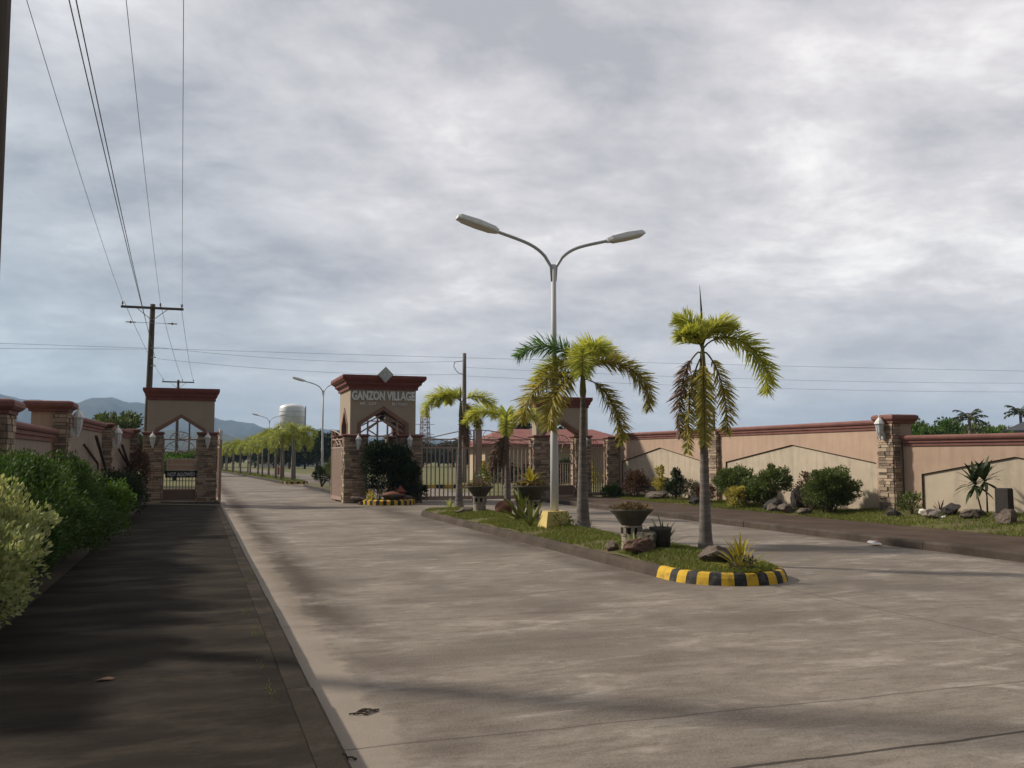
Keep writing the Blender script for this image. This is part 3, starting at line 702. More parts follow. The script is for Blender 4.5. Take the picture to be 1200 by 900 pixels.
def pointed(mb, x0, x1, y0, y1, zb, zt, ox0, ox1, zs, zp):
    """wall between x0..x1, zb..zt with an opening ox0..ox1 whose head rises from zs to a peak zp"""
    xc = (ox0 + ox1) / 2
    if zs > zb:
        mb.prism([(x0, zb), (ox0, zb), (ox0, zs), (x0, zs)], y0, y1); mb.prism([(ox1, zb), (x1, zb), (x1, zs), (ox1, zs)], y0, y1)
    mb.prism([(x0, zs), (ox0, zs), (xc, zp), (xc, zt), (x0, zt)], y0, y1)
    mb.prism([(ox1, zs), (x1, zs), (x1, zt), (xc, zt), (xc, zp)], y0, y1)
def arch_trim(mb, x0, x1, zb, zs, zp, w, y0, y1):
    """band of width w following the opening"""
    xc = (x0 + x1) / 2
    if zs > zb:
        mb.prism([(x0 - w, zb), (x0, zb), (x0, zs), (x0 - w, zs)], y0, y1); mb.prism([(x1, zb), (x1 + w, zb), (x1 + w, zs), (x1, zs)], y0, y1)
    k = w * 1.15
    mb.prism([(x0 - w, zs), (x0, zs), (xc, zp), (xc, zp + k), (x0 - w, zs + k * .62)], y0, y1)
    mb.prism([(x1, zs), (x1 + w, zs), (x1 + w, zs + k * .62), (xc, zp + k), (xc, zp)], y0, y1)

def lantern(label, loc, rz=0, s=.74, group='white wall lanterns on the stone pillars'):
    """carriage lantern of white metal on a bracket; its back is at local y=0, front at -y"""
    t = thing('wall_lantern', label, 'wall lantern', loc, rz, group)
    cy = -.17 * s
    mb = MB(); mb.lathe([(.105 * s, .03 * s), (.155 * s, .0), (.15 * s, .02 * s), (.10 * s, .11 * s), (.045 * s, .17 * s), (.022 * s, .20 * s), (.028 * s, .23 * s), (.006 * s, .29 * s)], 8, (0, cy, .36 * s)); mb.build('roof', M['white'], t)
    mb = MB(); mb.lathe([(.055 * s, .0), (.09 * s, .12 * s), (.118 * s, .36 * s)], 8, (0, cy, .0)); mb.build('glass_body', M['frost'], t)
    mb = MB()
    for i in range(8):
        a = 2 * math.pi * i / 8
        mb.tube([(.058 * s * math.cos(a), cy + .058 * s * math.sin(a), 0), (.093 * s * math.cos(a), cy + .093 * s * math.sin(a), .12 * s), (.121 * s * math.cos(a), cy + .121 * s * math.sin(a), .37 * s)], .008 * s, 4)
    mb.lathe([(.06 * s, .012 * s), (.045 * s, -.03 * s), (.02 * s, -.07 * s), (.028 * s, -.10 * s), (.004 * s, -.15 * s)], 8, (0, cy, 0))
    mb.build('frame', M['white'], t)
    mb = MB(); mb.tube([(0, .0, -.02 * s), (0, -.10 * s, -.10 * s), (0, cy, -.07 * s)], .012 * s, 6); mb.box(-.05 * s, .05 * s, -.06, .0, -.10 * s, .08 * s); mb.build('bracket', M['white'], t)
    return t

def leaf_gate(parent, x0, x1, z0, zr, peak, side, name='gate_leaf', n=10, fan=True, mid=True):
    """iron leaf between x0..x1 at y=0; flat rail at zr, curved crest rising to zr+peak on the 'side' edge"""
    w = x1 - x0; own = MB()
    own.box(x0, x0 + .06, -.03, .03, z0, zr + (peak if side < 0 else .02)); own.build('stile', M['iron'], parent)
    own = MB(); own.box(x1 - .06, x1, -.03, .03, z0, zr + (peak if side > 0 else .02)); own.build('stile', M['iron'], parent)
    for q0, q1, th_ in ((z0, z0 + .14, .022), (zr - .36, zr - .29, .02), (zr - .025, zr + .02, .02)):
        mb = MB(); mb.box(x0 + .06, x1 - .06, -th_, th_, q0, q1); mb.build('rail', M['iron'], parent)
    mb = MB()
    for i in range(n):
        x = x0 + .06 + (w - .12) * (i + 1) / (n + 1); mb.box(x - .022, x + .022, -.016, .016, z0 + .14, zr - .36)
    mb.build('bars', M['iron'], parent)
    mb = MB()
    # scroll work between the two upper rails and the crest
    cx = x1 - .06 if side > 0 else x0 + .06; sg = -1 if side > 0 else 1
    if fan:
        for rr_ in (.42, .62):
            mb.tube([(cx + sg * rr_ * w * math.cos(a), 0, zr - .29 + (rr_ * .55 + .06) * math.sin(a)) for a in np.linspace(0, math.pi / 2, 12)], .014, 5)
        for a in np.linspace(.25, 1.3, 4):
            mb.tube([(cx + sg * .10 * math.cos(a), 0, zr - .27 + .1 * math.sin(a)), (cx + sg * .62 * w * math.cos(a), 0, zr - .29 + .40 * math.sin(a))], .011, 5)
        k = 14; mb.tube([(x0 + (x1 - x0) * ((i / k) if side > 0 else 1 - i / k), 0, zr + .02 + peak * (math.sin(i / k * math.pi / 2) ** 1.6)) for i in range(k + 1)], .02, 6)
        mb.tube([(cx + sg * (.27 + .20 * math.cos(a)), 0, zr + .16 + .20 * math.sin(a)) for a in np.linspace(0, 6.28, 16)], .013, 5)
    ox = x0 + w * .30 if side > 0 else x1 - w * .30
    mb.tube([(ox + .5 * w * .5 * math.cos(a), 0, zr - .29 + .27 * math.sin(a)) for a in np.linspace(0, math.pi, 14)], .013, 5)
    for a in np.linspace(.5, 2.6, 4): mb.tube([(ox, 0, zr - .28), (ox + .25 * w * math.cos(a), 0, zr - .29 + .27 * math.sin(a))], .010, 5)
    mb.build('scrollwork', M['iron'], parent)

def pedestrian_arch(label, xc, yf, D=.62, signs=False):
    t = thing('pedestrian_arch', label, 'gate arch', (xc, yf, .12))
    hw = 1.20; pw = .60; zp = 2.33
    stone_pillar(t, -hw, -hw + pw, 0, D, -.1, zp); stone_pillar(t, hw - pw, hw, 0, D, -.1, zp)
    zb = zp + .12; zt = 3.55
    mb = MB(); pointed(mb, -1.11, 1.11, .06, D - .06, zb, zt, -.74, .74, zb + .03, 2.96); mb.build('wall', M['towerwall'], t)
    mb = MB(); arch_trim(mb, -.735, .735, zb, zb + .03, 2.955, .10, .035, D - .035); mb.build('arch_trim', M['archtrim'], t)
    mb = MB(); mb.loft(-1.11, 1.11, .06, D - .06, CORNICE(zt, .42, .16)); mb.build('cornice', M['redtrim'], t)
    # gate leaf in the opening
    g = MB(); x0, x1 = -hw + pw + .03, hw - pw - .03; y = .25
    for x in (x0, x1 - .05): g.box(x, x + .05, y - .025, y + .025, .03, 2.22)
    leaf = g.build('gate_leaf', M['iron'], t)
    n = 9
    for z_, h_ in ((.03, .05), (.42, .04), (1.30, .05), (1.72, .04), (2.16, .045)):
        b = MB(); b.box(x0 + .05, x1 - .05, y - .02, y + .02, z_, z_ + h_); b.build('rail', M['iron'], leaf)
    b = MB()
    for i in range(n):
        x = x0 + .05 + (x1 - x0 - .1) * (i + 1) / (n + 1); b.box(x - .016, x + .016, y - .012, y + .012, .46, 1.30)
    b.build('bars', M['iron'], leaf)
    b = MB(); b.box(x0 + .05, x1 - .05, y - .008, y + .008, .08, .42); b.build('kick_panel', M['ironpanel'], leaf)
    b = MB(); r_ = (x1 - x0) * .30
    b.tube([(r_ * math.cos(a), y, 2.20 + r_ * .75 * math.sin(a)) for a in np.linspace(0, math.pi, 14)], .016, 5)
    b.tube([((x1 - x0) / 2 * .9 * math.cos(a), y, 1.76 + .40 * math.sin(a)) for a in np.linspace(0, math.pi, 16)], .014, 5)
    for a in np.linspace(.3, 2.84, 6): b.tube([(0, y, 1.76), ((x1 - x0) / 2 * .9 * math.cos(a), y, 1.76 + .40 * math.sin(a))], .011, 5)
    for a in np.linspace(.6, 2.54, 4): b.tube([(0, y, 2.20), (r_ * math.cos(a), y, 2.20 + r_ * .75 * math.sin(a))], .010, 5)
    b.build('scrollwork', M['iron'], leaf)
    return t
GY = 34.2
pedestrian_arch('tan pedestrian arch with red cornice at the end of the dark left sidewalk', -.56, GY)
pedestrian_arch('tan pedestrian arch behind the palms at the right end of the vehicle gate', 13.80, GY)

def text_mesh(body, size, ext, name, m, parent, loc, rot=(R(90), 0, 0), xs=1.0, bold=0.0):
    cu = bpy.data.curves.new(name, 'FONT'); cu.body = body; cu.size = size; cu.extrude = ext; cu.align_x = 'CENTER'; cu.align_y = 'BOTTOM_BASELINE'; cu.offset = bold
    tmp = bpy.data.objects.new('tmp_text', cu); col.objects.link(tmp)
    dg = bpy.context.evaluated_depsgraph_get(); me = bpy.data.meshes.new_from_object(tmp.evaluated_get(dg))
    bpy.data.objects.remove(tmp); me.name = name; me.materials.clear(); me.materials.append(m)
    o = link(name, me, parent, loc); o.rotation_euler = rot; o.scale = (xs, 1, 1); return o
# signs hanging on the left pedestrian gate
sx, sy, sz = -.50, GY + .19, 1.22
t = thing('notice_board', 'cream notice board with worn orange lettering hung on the left pedestrian gate', 'sign', (sx, sy, sz))
mb = MB(); mb.box(-.50, .50, -.012, .012, 0, .42); mb.build('board', M['signcream'], t)
mb = MB(); rr = random.Random(4)
for row in (.25, .07):
    x = -.44
    while x < .42:
        w = rr.uniform(.035, .06); k = rr.randint(0, 3)
        mb.box(x, x + .014, -.018, -.0125, row, row + .11)
        if k != 1: mb.box(x + .014, x + w, -.018, -.0125, row + .092, row + .11)
        if k != 2: mb.box(x + .014, x + w, -.018, -.0125, row, row + .018)
        if k != 3: mb.box(x + w, x + w + .012, -.018, -.0125, row, row + .11)
        x += w + .032
mb.build('lettering', M['orange'], t)
t = thing('warning_sign', 'black sign reading NOT ALLOWED in white below the cream notice board', 'sign', (sx, sy, sz - .245))
mb = MB(); mb.box(-.53, .53, -.012, .012, 0, .235); mb.build('board', M['black'], t)
text_mesh('NOT ALLOWED', .185, .003, 'lettering', M['signwhite'], t, (0, -.016, .05), xs=.68, bold=.004)

# ---- the name tower
def tower():
    X0, X1, Y0, D = 5.15, 8.02, GY, 2.85
    xc = (X0 + X1) / 2; t = thing('gate_tower', 'tall tan gate tower with red cornice, diamond plaque and the name GANZON VILLAGE', 'gate tower', (xc, Y0, 0))
    hw = (X1 - X0) / 2; pw = .80; zp = 2.42
    for a in (-hw, hw - pw):
        for b in (0, D - .62): stone_pillar(t, a, a + pw, b, b + .62, -.05, zp, o=.09)
    bw = 1.24; by0 = .12; by1 = D - .12; th = .22; zb = zp + .12; zt = 4.22
    mb = MB(); pointed(mb, -bw, bw, by0, by0 + th, zb, zt, -.84, .84, 2.88, 3.46); pointed(mb, -bw, bw, by1 - th, by1, zb, zt, -.84, .84, 2.88, 3.46)
    # side walls, opening between the pillars
    ym = (by0 + by1) / 2
    for sx_ in (-bw, bw - th):
        s2 = MB(); a0, a1 = by0 + th + .002, by1 - th - .002; o0, o1 = ym - .62, ym + .62
        for poly in ([(a0, zb), (o0, zb), (o0, 2.88), (a0, 2.88)], [(o1, zb), (a1, zb), (a1, 2.88), (o1, 2.88)],
                     [(a0, 2.88), (o0, 2.88), (ym, 3.46), (ym, zt), (a0, zt)], [(o1, 2.88), (a1, 2.88), (a1, zt), (ym, zt), (ym, 3.46)]):
            mb.prism_x(poly, sx_, sx_ + th)
    mb.build('wall', M['towerwall'], t)
    mb = MB(); mb.box(-bw + th, bw - th, by0 + th, by1 - th, zt - .22, zt - .04); mb.build('ceiling', M['towerwall'], t)
    mb = MB(); arch_trim(mb, -.835, .835, zb, 2.88, 3.455, .13, by0 - .03, by0 + th + .02); arch_trim(mb, -.835, .835, zb, 2.88, 3.455, .13, by1 - th - .02, by1 + .03)
    for s_ in (-1, 1):
        x_a, x_b = (-bw - .03, -bw + th + .02) if s_ < 0 else (bw - th - .02, bw + .03)
        w = .11; k = .13; o0, o1 = ym - .615, ym + .615; zs, zpk = 2.88, 3.455
        for poly in ([(o0 - w, zb), (o0, zb), (o0, zs), (o0 - w, zs)], [(o1, zb), (o1 + w, zb), (o1 + w, zs), (o1, zs)],
                     [(o0 - w, zs), (o0, zs), (ym, zpk), (ym, zpk + k), (o0 - w, zs + k * .62)], [(o1, zs), (o1 + w, zs), (o1 + w, zs + k * .62), (ym, zpk + k), (ym, zpk)]):
            mb.prism_x(poly, x_a, x_b)
    mb.build('arch_trim', M['archtrim'], t)
    mb = MB(); mb.loft(-bw, bw, by0, by1, CORNICE(zt, .52, .34)); mb.build('cornice', M['redtrim'], t)
    # lattice grille in the front opening
    mb = MB(); yg = by0 + th * .6; zl = 1.35
    for x in (-.56, -.19, .19, .56): mb.box(x - .03, x + .03, yg - .03, yg + .03, zl, 2.98 + .30 * (1 - abs(x) / .6) * .9)
    for z_ in (2.10, 2.48): mb.box(-.63, .63, yg - .025, yg + .025, z_ - .025, z_ + .025)
    for sg in (-1, 1):
        mb.bar((sg * .82, yg, 2.62), (sg * .19, yg, 3.02), .05); mb.bar((sg * .80, yg, 2.86), (0, yg, 3.30), .05)
        mb.bar((0, yg, 3.12), (sg * .56, yg, 2.72), .05); mb.bar((sg * .56, yg, 2.72), (sg * .19, yg, 2.50), .045)
    mb.box(-.80, .80, yg - .03, yg + .03, 3.02, 3.06) ; mb.build('lattice_grille', M['iron'], t)
    text_mesh('GANZON VILLAGE', .44, .022, 'lettering', M['steel'], t, (0, by0 - .03, 3.84), xs=.64, bold=.019)
    text_mesh('APL', .165, .012, 'small_lettering', M['white'], t, (-.78, by0 - .02, 3.63), xs=.85, bold=.004)
    text_mesh('CAY', .165, .012, 'small_lettering', M['white'], t, (-.42, by0 - .02, 3.63), xs=.85, bold=.004)
    text_mesh('N', .165, .012, 'small_lettering', M['white'], t, (.38, by0 - .02, 3.63), xs=.85, bold=.006)
    text_mesh('ITRNAV', .165, .012, 'small_lettering', M['steel'], t, (.70, by0 - .02, 3.63), xs=.78)
    # diamond plaque on the cornice
    yq = by0 - .40
    mb = MB(); s_ = .30; zc_ = 4.76
    mb.prism([(0, zc_ - s_), (s_, zc_), (0, zc_ + s_), (-s_, zc_)], yq, yq + .10); pl = mb.build('plaque_frame', M['galv'], t)
    mb = MB(); q = .235; mb.prism([(0, zc_ - q), (q, zc_), (0, zc_ + q), (-q, zc_)], yq - .012, yq - .002); mb.build('plaque_face', M['silver'], pl)
    mb = MB(); mb.tube([(.10 * math.cos(a), yq - .02, zc_ + .10 * math.sin(a)) for a in np.linspace(.5, 5.6, 14)], .018, 5); mb.bar((.02, yq - .02, zc_ - .02), (.10, yq - .02, zc_ - .02), .03); mb.build('plaque_relief', M['galv'], pl)
    return t
tower()
t = thing('pendant_lamp', 'small black pendant lamp with white bulb hanging inside the front arch of the tower', 'lamp', (6.58, GY + .30, 3.44))
mb = MB(); mb.tube([(0, 0, 0), (0, 0, -.10)], .012, 6); mb.lathe([(.17, -.16), (.12, -.12), (.04, -.08), (.02, -.06)], 12); mb.lathe([(.085, -.36), (.10, -.28), (.05, -.20), (.04, -.17)], 10); mb.build('shade', M['darkiron'], t)
mb = MB(); mb.lathe([(.01, -.345), (.05, -.32), (.058, -.285), (.04, -.25), (.015, -.235)], 12, (.09, -.05, 0)); mb.build('bulb', M['white'], t, True)

# lanterns on the gate pillars
lantern('white lantern on the left pillar of the left pedestrian arch', (-1.46, GY - .02, 2.10), group=None)
lantern('white lantern on the right pillar of the left pedestrian arch', (.34, GY - .02, 2.10), group=None)
lantern('white lantern on the left stone pillar of the name tower', (5.62, GY - .02, 2.06), s=.78)
lantern('white lantern on the right stone pillar of the name tower', (7.55, GY - .02, 2.06), s=.78)
lantern('white lantern on the right pillar of the arch behind the tallest palms', (14.72, GY - .02, 2.10))

# vehicle gates
t = thing('vehicle_gate', 'closed right-hand brown iron leaf of the double gate before the red roofed house', 'gate', (10.42, GY + .3, .02))
leaf_gate(t, .03, 2.16, .04, 2.36, .34, -1, n=11)
t = thing('vehicle_gate', 'closed brown iron leaf of the double gate standing next to the name tower', 'gate', (8.06, GY + .3, .02))
leaf_gate(t, .03, 2.16, .04, 2.36, .34, 1, n=11)
t = thing('gate_post', 'thick brown iron post where the two closed gate leaves meet', 'post', (10.33, GY + .22, 0))
mb = MB(); mb.box(-.085, .085, -.085, .085, -.02, 2.72); mb.build('shaft', M['iron'], t)
mb = MB(); mb.loft(-.085, .085, -.085, .085, [(.0, 2.72), (.03, 2.73), (.03, 2.77), (-.08, 2.83)]); mb.build('post_cap', M['iron'], t)
t = thing('vehicle_gate', 'brown iron gate leaf swung open beside the left corner of the tower', 'gate', (5.26, GY + .52, .02), R(94.5))
leaf_gate(t, .03, 2.36, .04, 2.36, .34, 1, n=12)
mb = MB(); mb.box(.10, 2.30, -.012, .012, .18, 1.98); mb.build('sheet_panel', M['ironpanel'], t)
t = thing('vehicle_gate', 'gate leaf swung open and seen edge on past the left pedestrian arch', 'gate', (.80, GY + .25, .02), R(91))
leaf_gate(t, .03, 2.36, .04, 2.36, .34, 1, n=12)
t = thing('gate_post', 'slim iron post with white painted top beside the left pedestrian arch', 'post', (.78, GY - .15, 0))
mb = MB(); mb.box(-.045, .045, -.045, .045, -.02, 2.30); mb.build('shaft', M['iron'], t)
mb = MB(); mb.box(-.05, .05, -.05, .05, 2.30, 2.62); mb.build('white_top', M['white'], t)
t = thing('side_gate', 'narrow brown iron side fence panel between the right arch and the lit wall', 'gate', (15.02, GY + .2, .1))
leaf_gate(t, .03, .72, .04, 2.30, 0, 1, n=5, fan=False)

# ---- perimeter walls (local x along the wall, front at -y)
def wall_bay(name, label, A, B, h, z0, group=None, inset=True, wm='peach', pm='cream', marg=.42, cop=.27, loc_z=0.0):
    A = Vector((A[0], A[1], 0)); B = Vector((B[0], B[1], 0)); d = B - A; Lw = d.length
    t = thing(name, label, 'wall', (A.x, A.y, loc_z), math.atan2(d.y, d.x), group)
    th = .24; zt = h - cop
    if inset:
        x0, x1 = marg, Lw - marg; xm = (x0 + x1) / 2; zs = zt * .64; zp = zt * .86; rec = .05
        mb = MB(); mb.box(0, Lw, rec, th, z0, zt); mb.build('inset_panel', M[pm], t)
        mb = MB()
        mb.prism([(0, z0), (x0, z0), (x0, zs), (0, zs)], 0, rec - .001); mb.prism([(x1, z0), (Lw, z0), (Lw, zs), (x1, zs)], 0, rec - .001)
        mb.prism([(0, zs), (x0, zs), (xm, zp), (xm, zt), (0, zt)], 0, rec - .001); mb.prism([(x1, zs), (Lw, zs), (Lw, zt), (xm, zt), (xm, zp)], 0, rec - .001)
        mb.build('wall', M[wm], t)
        mb = MB(); g = .022
        for p, q in (((x0, z0), (x0, zs)), ((x0, zs), (xm, zp)), ((xm, zp), (x1, zs)), ((x1, zs), (x1, z0))):
            mb.bar((p[0], rec * .72, p[1]), (q[0], rec * .72, q[1]), .036, .036, up=(0, 1, 0))
        mb.build('panel_edge', M['groove'], t)
    else:
        mb = MB(); mb.box(0, Lw, 0, th, z0, zt); mb.build('wall', M[wm], t)
    mb = MB(); prof = [(0, zt), (-.03, zt + .001), (-.035, zt + cop * .25), (-.065, zt + cop * .30), (-.07, zt + cop * .52), (-.105, zt + cop * .58), (-.125, zt + cop * .72), (-.125, zt + cop * .86), (-.10, zt + cop * .97), (-.06, zt + cop), (th + .06, zt + cop), (th + .12, zt + cop * .8), (th + .12, zt + cop * .6), (th, zt)]
    n = len(prof); vs = [(0, y, z) for y, z in prof] + [(Lw, y, z) for y, z in prof]
    mb.add(vs, [tuple(range(n - 1, -1, -1)), tuple(range(n, 2 * n))] + [(i, (i + 1) % n, (i + 1) % n + n, i + n) for i in range(n)])
    mb.build('coping', M['coping'], t)
    return t
def wall_pillar(name, label, c, w, d, h, rz=0, cap_o=.14, group=None, z0=-.1, plast=True):
    """stone-faced pillar: ledgestone on the road half, plaster behind; local front at -y"""
    t = thing(name, label, 'pillar', (c[0], c[1], 0), rz, group)
    stone_pillar(t, -w / 2, w / 2, -d * .5, -d * .5 + .22, z0, h, cap=False)
    mb = MB(); mb.box(-w / 2 + .05, w / 2 - .05, -d * .5 + .245, d * .5, z0, h); mb.build('plaster_back', M['peach'], t)
    mb = MB(); mb.loft(-w / 2, w / 2, -d * .5, d * .5, [(.0, h), (.04, h + .01), (.05, h + .06), (cap_o * .7, h + .08), (cap_o, h + .12), (cap_o, h + .18), (cap_o * .8, h + .215), (cap_o * .3, h + .23)])
    mb.build('pillar_cap', M['coping'], t)
    return t
# right side
wall_bay('boundary_wall', 'high peach wall bay with peaked cream panel nearest the right gate arch', (16.30, 34.4), (16.72, 27.95), 2.66, 0, 'peach walls right of the road', marg=.30)
wall_bay('boundary_wall', 'high peach wall bay with wide cream panel between the slim pillar and the capped pillar', (16.74, 27.3), (17.0, 19.72), 2.66, 0, 'peach walls right of the road', marg=.30)
wall_bay('boundary_wall', 'low peach wall bay at the right edge behind the dark spiky plant', (17.08, 19.12), (18.45, 13.6), 2.23, 0, 'peach walls right of the road', marg=.48)
wall_bay('boundary_wall', 'low peach wall bay beyond the right edge of the photograph', (18.5, 13.3), (20.0, 7.5), 2.23, 0, 'peach walls right of the road', marg=.62)
wall_pillar('wall_pillar', 'tall stone faced pillar with wide red cap ending the high right wall', (17.1, 19.42), .56, .62, 2.54, R(-90), .11)
t = thing('wall_pillar', 'slim stone pillar without cap midway along the high right wall behind the nearest palm', 'pillar', (16.73, 27.62, 0), R(-89))
stone_pillar(t, -.30, .30, -.12, .20, -.1, 2.58, cap=False)
t = thing('wall_pillar', 'slim dark stone pillar where the right wall meets the iron side fence', 'pillar', (16.05, 34.35, 0))
stone_pillar(t, -.22, .22, -.10, .34, -.1, 2.42)
lantern('white lantern near the top of the capped stone pillar of the right wall', (16.76, 19.42, 2.22), R(-90), .86)
# left side
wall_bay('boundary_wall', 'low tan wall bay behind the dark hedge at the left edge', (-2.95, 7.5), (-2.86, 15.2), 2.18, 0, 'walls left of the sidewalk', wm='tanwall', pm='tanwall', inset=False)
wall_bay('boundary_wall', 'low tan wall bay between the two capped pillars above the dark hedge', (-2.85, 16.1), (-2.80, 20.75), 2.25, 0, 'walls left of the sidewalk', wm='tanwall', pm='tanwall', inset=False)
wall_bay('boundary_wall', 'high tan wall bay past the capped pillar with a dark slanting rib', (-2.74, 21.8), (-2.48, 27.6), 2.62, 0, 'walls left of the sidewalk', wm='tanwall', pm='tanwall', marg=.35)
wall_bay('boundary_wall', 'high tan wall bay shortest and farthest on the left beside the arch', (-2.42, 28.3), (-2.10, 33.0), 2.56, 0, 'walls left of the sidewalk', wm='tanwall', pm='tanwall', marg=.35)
wall_pillar('wall_pillar', 'red capped stone pillar cut by the left edge of the photograph', (-3.02, 15.65), .66, .66, 2.30, R(90), .13)
wall_pillar('wall_pillar', 'red capped stone pillar standing above the hedge with a lantern on its right', (-2.90, 21.25), .62, .66, 2.60, R(90), .14)
for cx, cy, lab in ((-2.42, 27.95, 'slim stone pillar between the two high left wall bays'), (-2.05, 33.2, 'slim stone pillar at the end of the left wall close to the arch')):
    t = thing('wall_pillar', lab, 'pillar', (cx, cy, 0), R(92)); stone_pillar(t, -.28, .28, -.16, .16, -.1, 2.50, cap=True)
lantern('white lantern on the capped pillar above the dark hedge', (-2.52, 21.25, 2.20), R(90), .82)
lantern('white lantern on the slim pillar farther along the left wall', (-2.24, 27.95, 2.06), R(90), .80)

# ================================================================== POLES, WIRES, STREET LAMPS
def utility_pole(label, loc, h, r0=.15, r1=.105, arm=3.0, arm_z=.22, m='wood', rack=True, lean=(0, 0), two=False, rz=0, sec=True):
    t = thing('utility_pole', label, 'utility pole', loc, rz)
    mb = MB(); mb.tube([(lean[0] * q, lean[1] * q, -.3 + (h + .3) * q) for q in np.linspace(0, 1, 9)], [r0 + (r1 - r0) * q for q in np.linspace(0, 1, 9)], 12); mb.build('pole', M[m], t, True)
    lx = lean[0]
    if arm:
        mb = MB(); za = h - arm_z; mb.box(lx - arm / 2, lx + arm / 2, -.19, -.09, za - .06, za + .06); mb.build('crossarm', M[m], t)
        mb = MB()
        for s_ in (-1, 1): mb.bar((lx + s_ * .75, -.14, za - .05), (lx + s_ * .03, -.14, za - .65), .035)
        mb.build('brace', M['galv'], t)
        for x in (-arm / 2 + .08, .38, arm / 2 - .08):
            mb = MB(); mb.lathe([(.02, 0), (.02, .08), (.05, .09), (.055, .14), (.035, .16), (.04, .20), (.02, .23)], 8, (lx + x, -.14, za + .06)); mb.build('insulator', M['insul'], t, True)
    if rack:
        for x in (-1.05, 1.0):
            mb = MB(); mb.tube([(lx + x - .25, -.14, h - 1.02), (lx + x + .25, -.14, h - 1.02)], .03, 6); mb.lathe([(.03, -.06), (.06, -.03), (.06, .03), (.03, .06)], 8, (lx + x, -.14, h - 1.02)); mb.build('insulator', M['insul'], t, True)
        mb = MB()
        mb.box(lx - 1.3, lx + 1.25, -.16, -.13, h - 1.03, h - 1.01)
        for z in (h - 2.35, h - 2.85, h - 3.3): mb.box(lx - .02, lx + .26, -.18, -.13, z - .02, z + .02)
        mb.build('spool_rack', M['galv'], t)
    return t
utility_pole('dark weathered utility pole cut by the left edge of the photograph', (-1.84, 9.05, 0), 11.0, .165, .13, arm=3.0)
utility_pole('tall wooden utility pole with crossarm rising beside the left pedestrian arch', (-2.55, 52, 0), 9.8, .20, .13, arm=3.1, lean=(.12, 0))
utility_pole('distant utility pole whose crossarm shows just above the left arch cornice', (-1.95, 97, 0), 9.4, .17, .12, arm=3.0, rack=False)
utility_pole('bare greyish utility pole rising behind the palm next to the tower', (17.6, 62, 0), 9.0, .19, .13, arm=0, m='greywood', rack=False)
utility_pole('thin distant pole poking above the high right wall', (37.5, 62, 0), 5.5, .13, .10, arm=0, m='wood', rack=False)
utility_pole('far thin pole seen through the left arch opening, right of the others', (-1.2, 150, 0), 8.5, .15, .12, arm=2.4, rack=False)
t = bpy.data.objects[-1] if False else None
# bracket on the bare pole
mb = MB(); bx = 17.6
mb.bar((bx - .12, 61.9, 8.45), (bx - .75, 61.9, 8.35), .05); mb.tube([(bx - .75, 61.9, 8.35), (bx - .8, 61.9, 8.0), (bx - .5, 61.9, 7.6), (bx - .12, 61.9, 7.5)], .03, 5)
pole4 = [o for o in bpy.data.objects if o.get('label', '').startswith('bare greyish')][0]
brk = mb.build('bracket', M['galv'], pole4); brk.location = -pole4.location
def wire(label, a, b, sag, r=.0075, group=None):
    a = Vector(a); b = Vector(b); mb = MB(); k = 24
    mb.tube([a.lerp(b, i / k) - Vector((0, 0, 4 * sag * (i / k) * (1 - i / k))) for i in range(k + 1)], r, 5)
    return tag(mb.build('power_line', M['wire'], None, True), label, 'power line', group)
g = 'power lines along the left sidewalk'
a1 = (-1.76, 8.9, 10.78); a2 = (-2.43, 51.86, 9.58)
wire('leftmost overhead wire, ending on the left tip of the pole crossarm', (a1[0] - 1.42, 8.9, 11.05), (a2[0] - 1.47, 51.86, 9.86), .35, group=g)
wire('overhead wire right of the close pair, ending mid crossarm', (a1[0] + .38, 8.9, 11.05), (a2[0] + .38, 51.86, 9.86), .35, group=g)
wire('rightmost overhead wire, nearly vertical, ending on the right crossarm tip', (a1[0] + 1.42, 8.9, 11.05), (a2[0] + 1.47, 51.86, 9.86), .35, group=g)
wire('left wire of the close overhead pair descending to the pole', (a1[0] - .32, 8.9, 9.4), (a2[0] + .1, 51.86, 7.45), .3, .011, g)
wire('right wire of the close overhead pair descending to the pole', (a1[0] - .16, 8.9, 9.25), (a2[0] + .2, 51.86, 6.95), .3, .011, g)
for k, x in enumerate((-1.4, .38, 1.4)):
    wire(('leftmost', 'middle', 'rightmost')[k] + ' wire between the two crossarmed poles above the left arch', (a2[0] + x, 51.86, 9.86), (-1.95 + x * .98, 96.86, 9.45), .35, .012, g)
g = 'power lines crossing the low sky'
wire('upper thin wire crossing the sky from the crossarmed pole to the bare pole', (a2[0] + .3, 52, 7.5), (bx - .75, 61.9, 8.4), .35, .008, g)
wire('lower thin wire crossing the sky from the crossarmed pole to the bare pole', (a2[0] + .3, 52, 6.9), (bx - .12, 61.9, 7.5), .3, .008, g)
wire('thin wire running left from the crossarmed pole out of the photograph', (a2[0] - .2, 52, 7.4), (-38, 52, 7.5), .4, .008, g)
wire('upper wire running right from the bare pole towards the right edge', (bx, 61.9, 8.0), (75, 50, 7.6), .5, .008, g)
wire('lower wire running right from the bare pole behind the palms', (bx, 61.9, 7.4), (75, 50, 6.9), .5, .008, g)
wire('highest faint wire crossing the whole lower sky', (-70, 88, 11.6), (120, 55, 9.6), .8, .011, g)

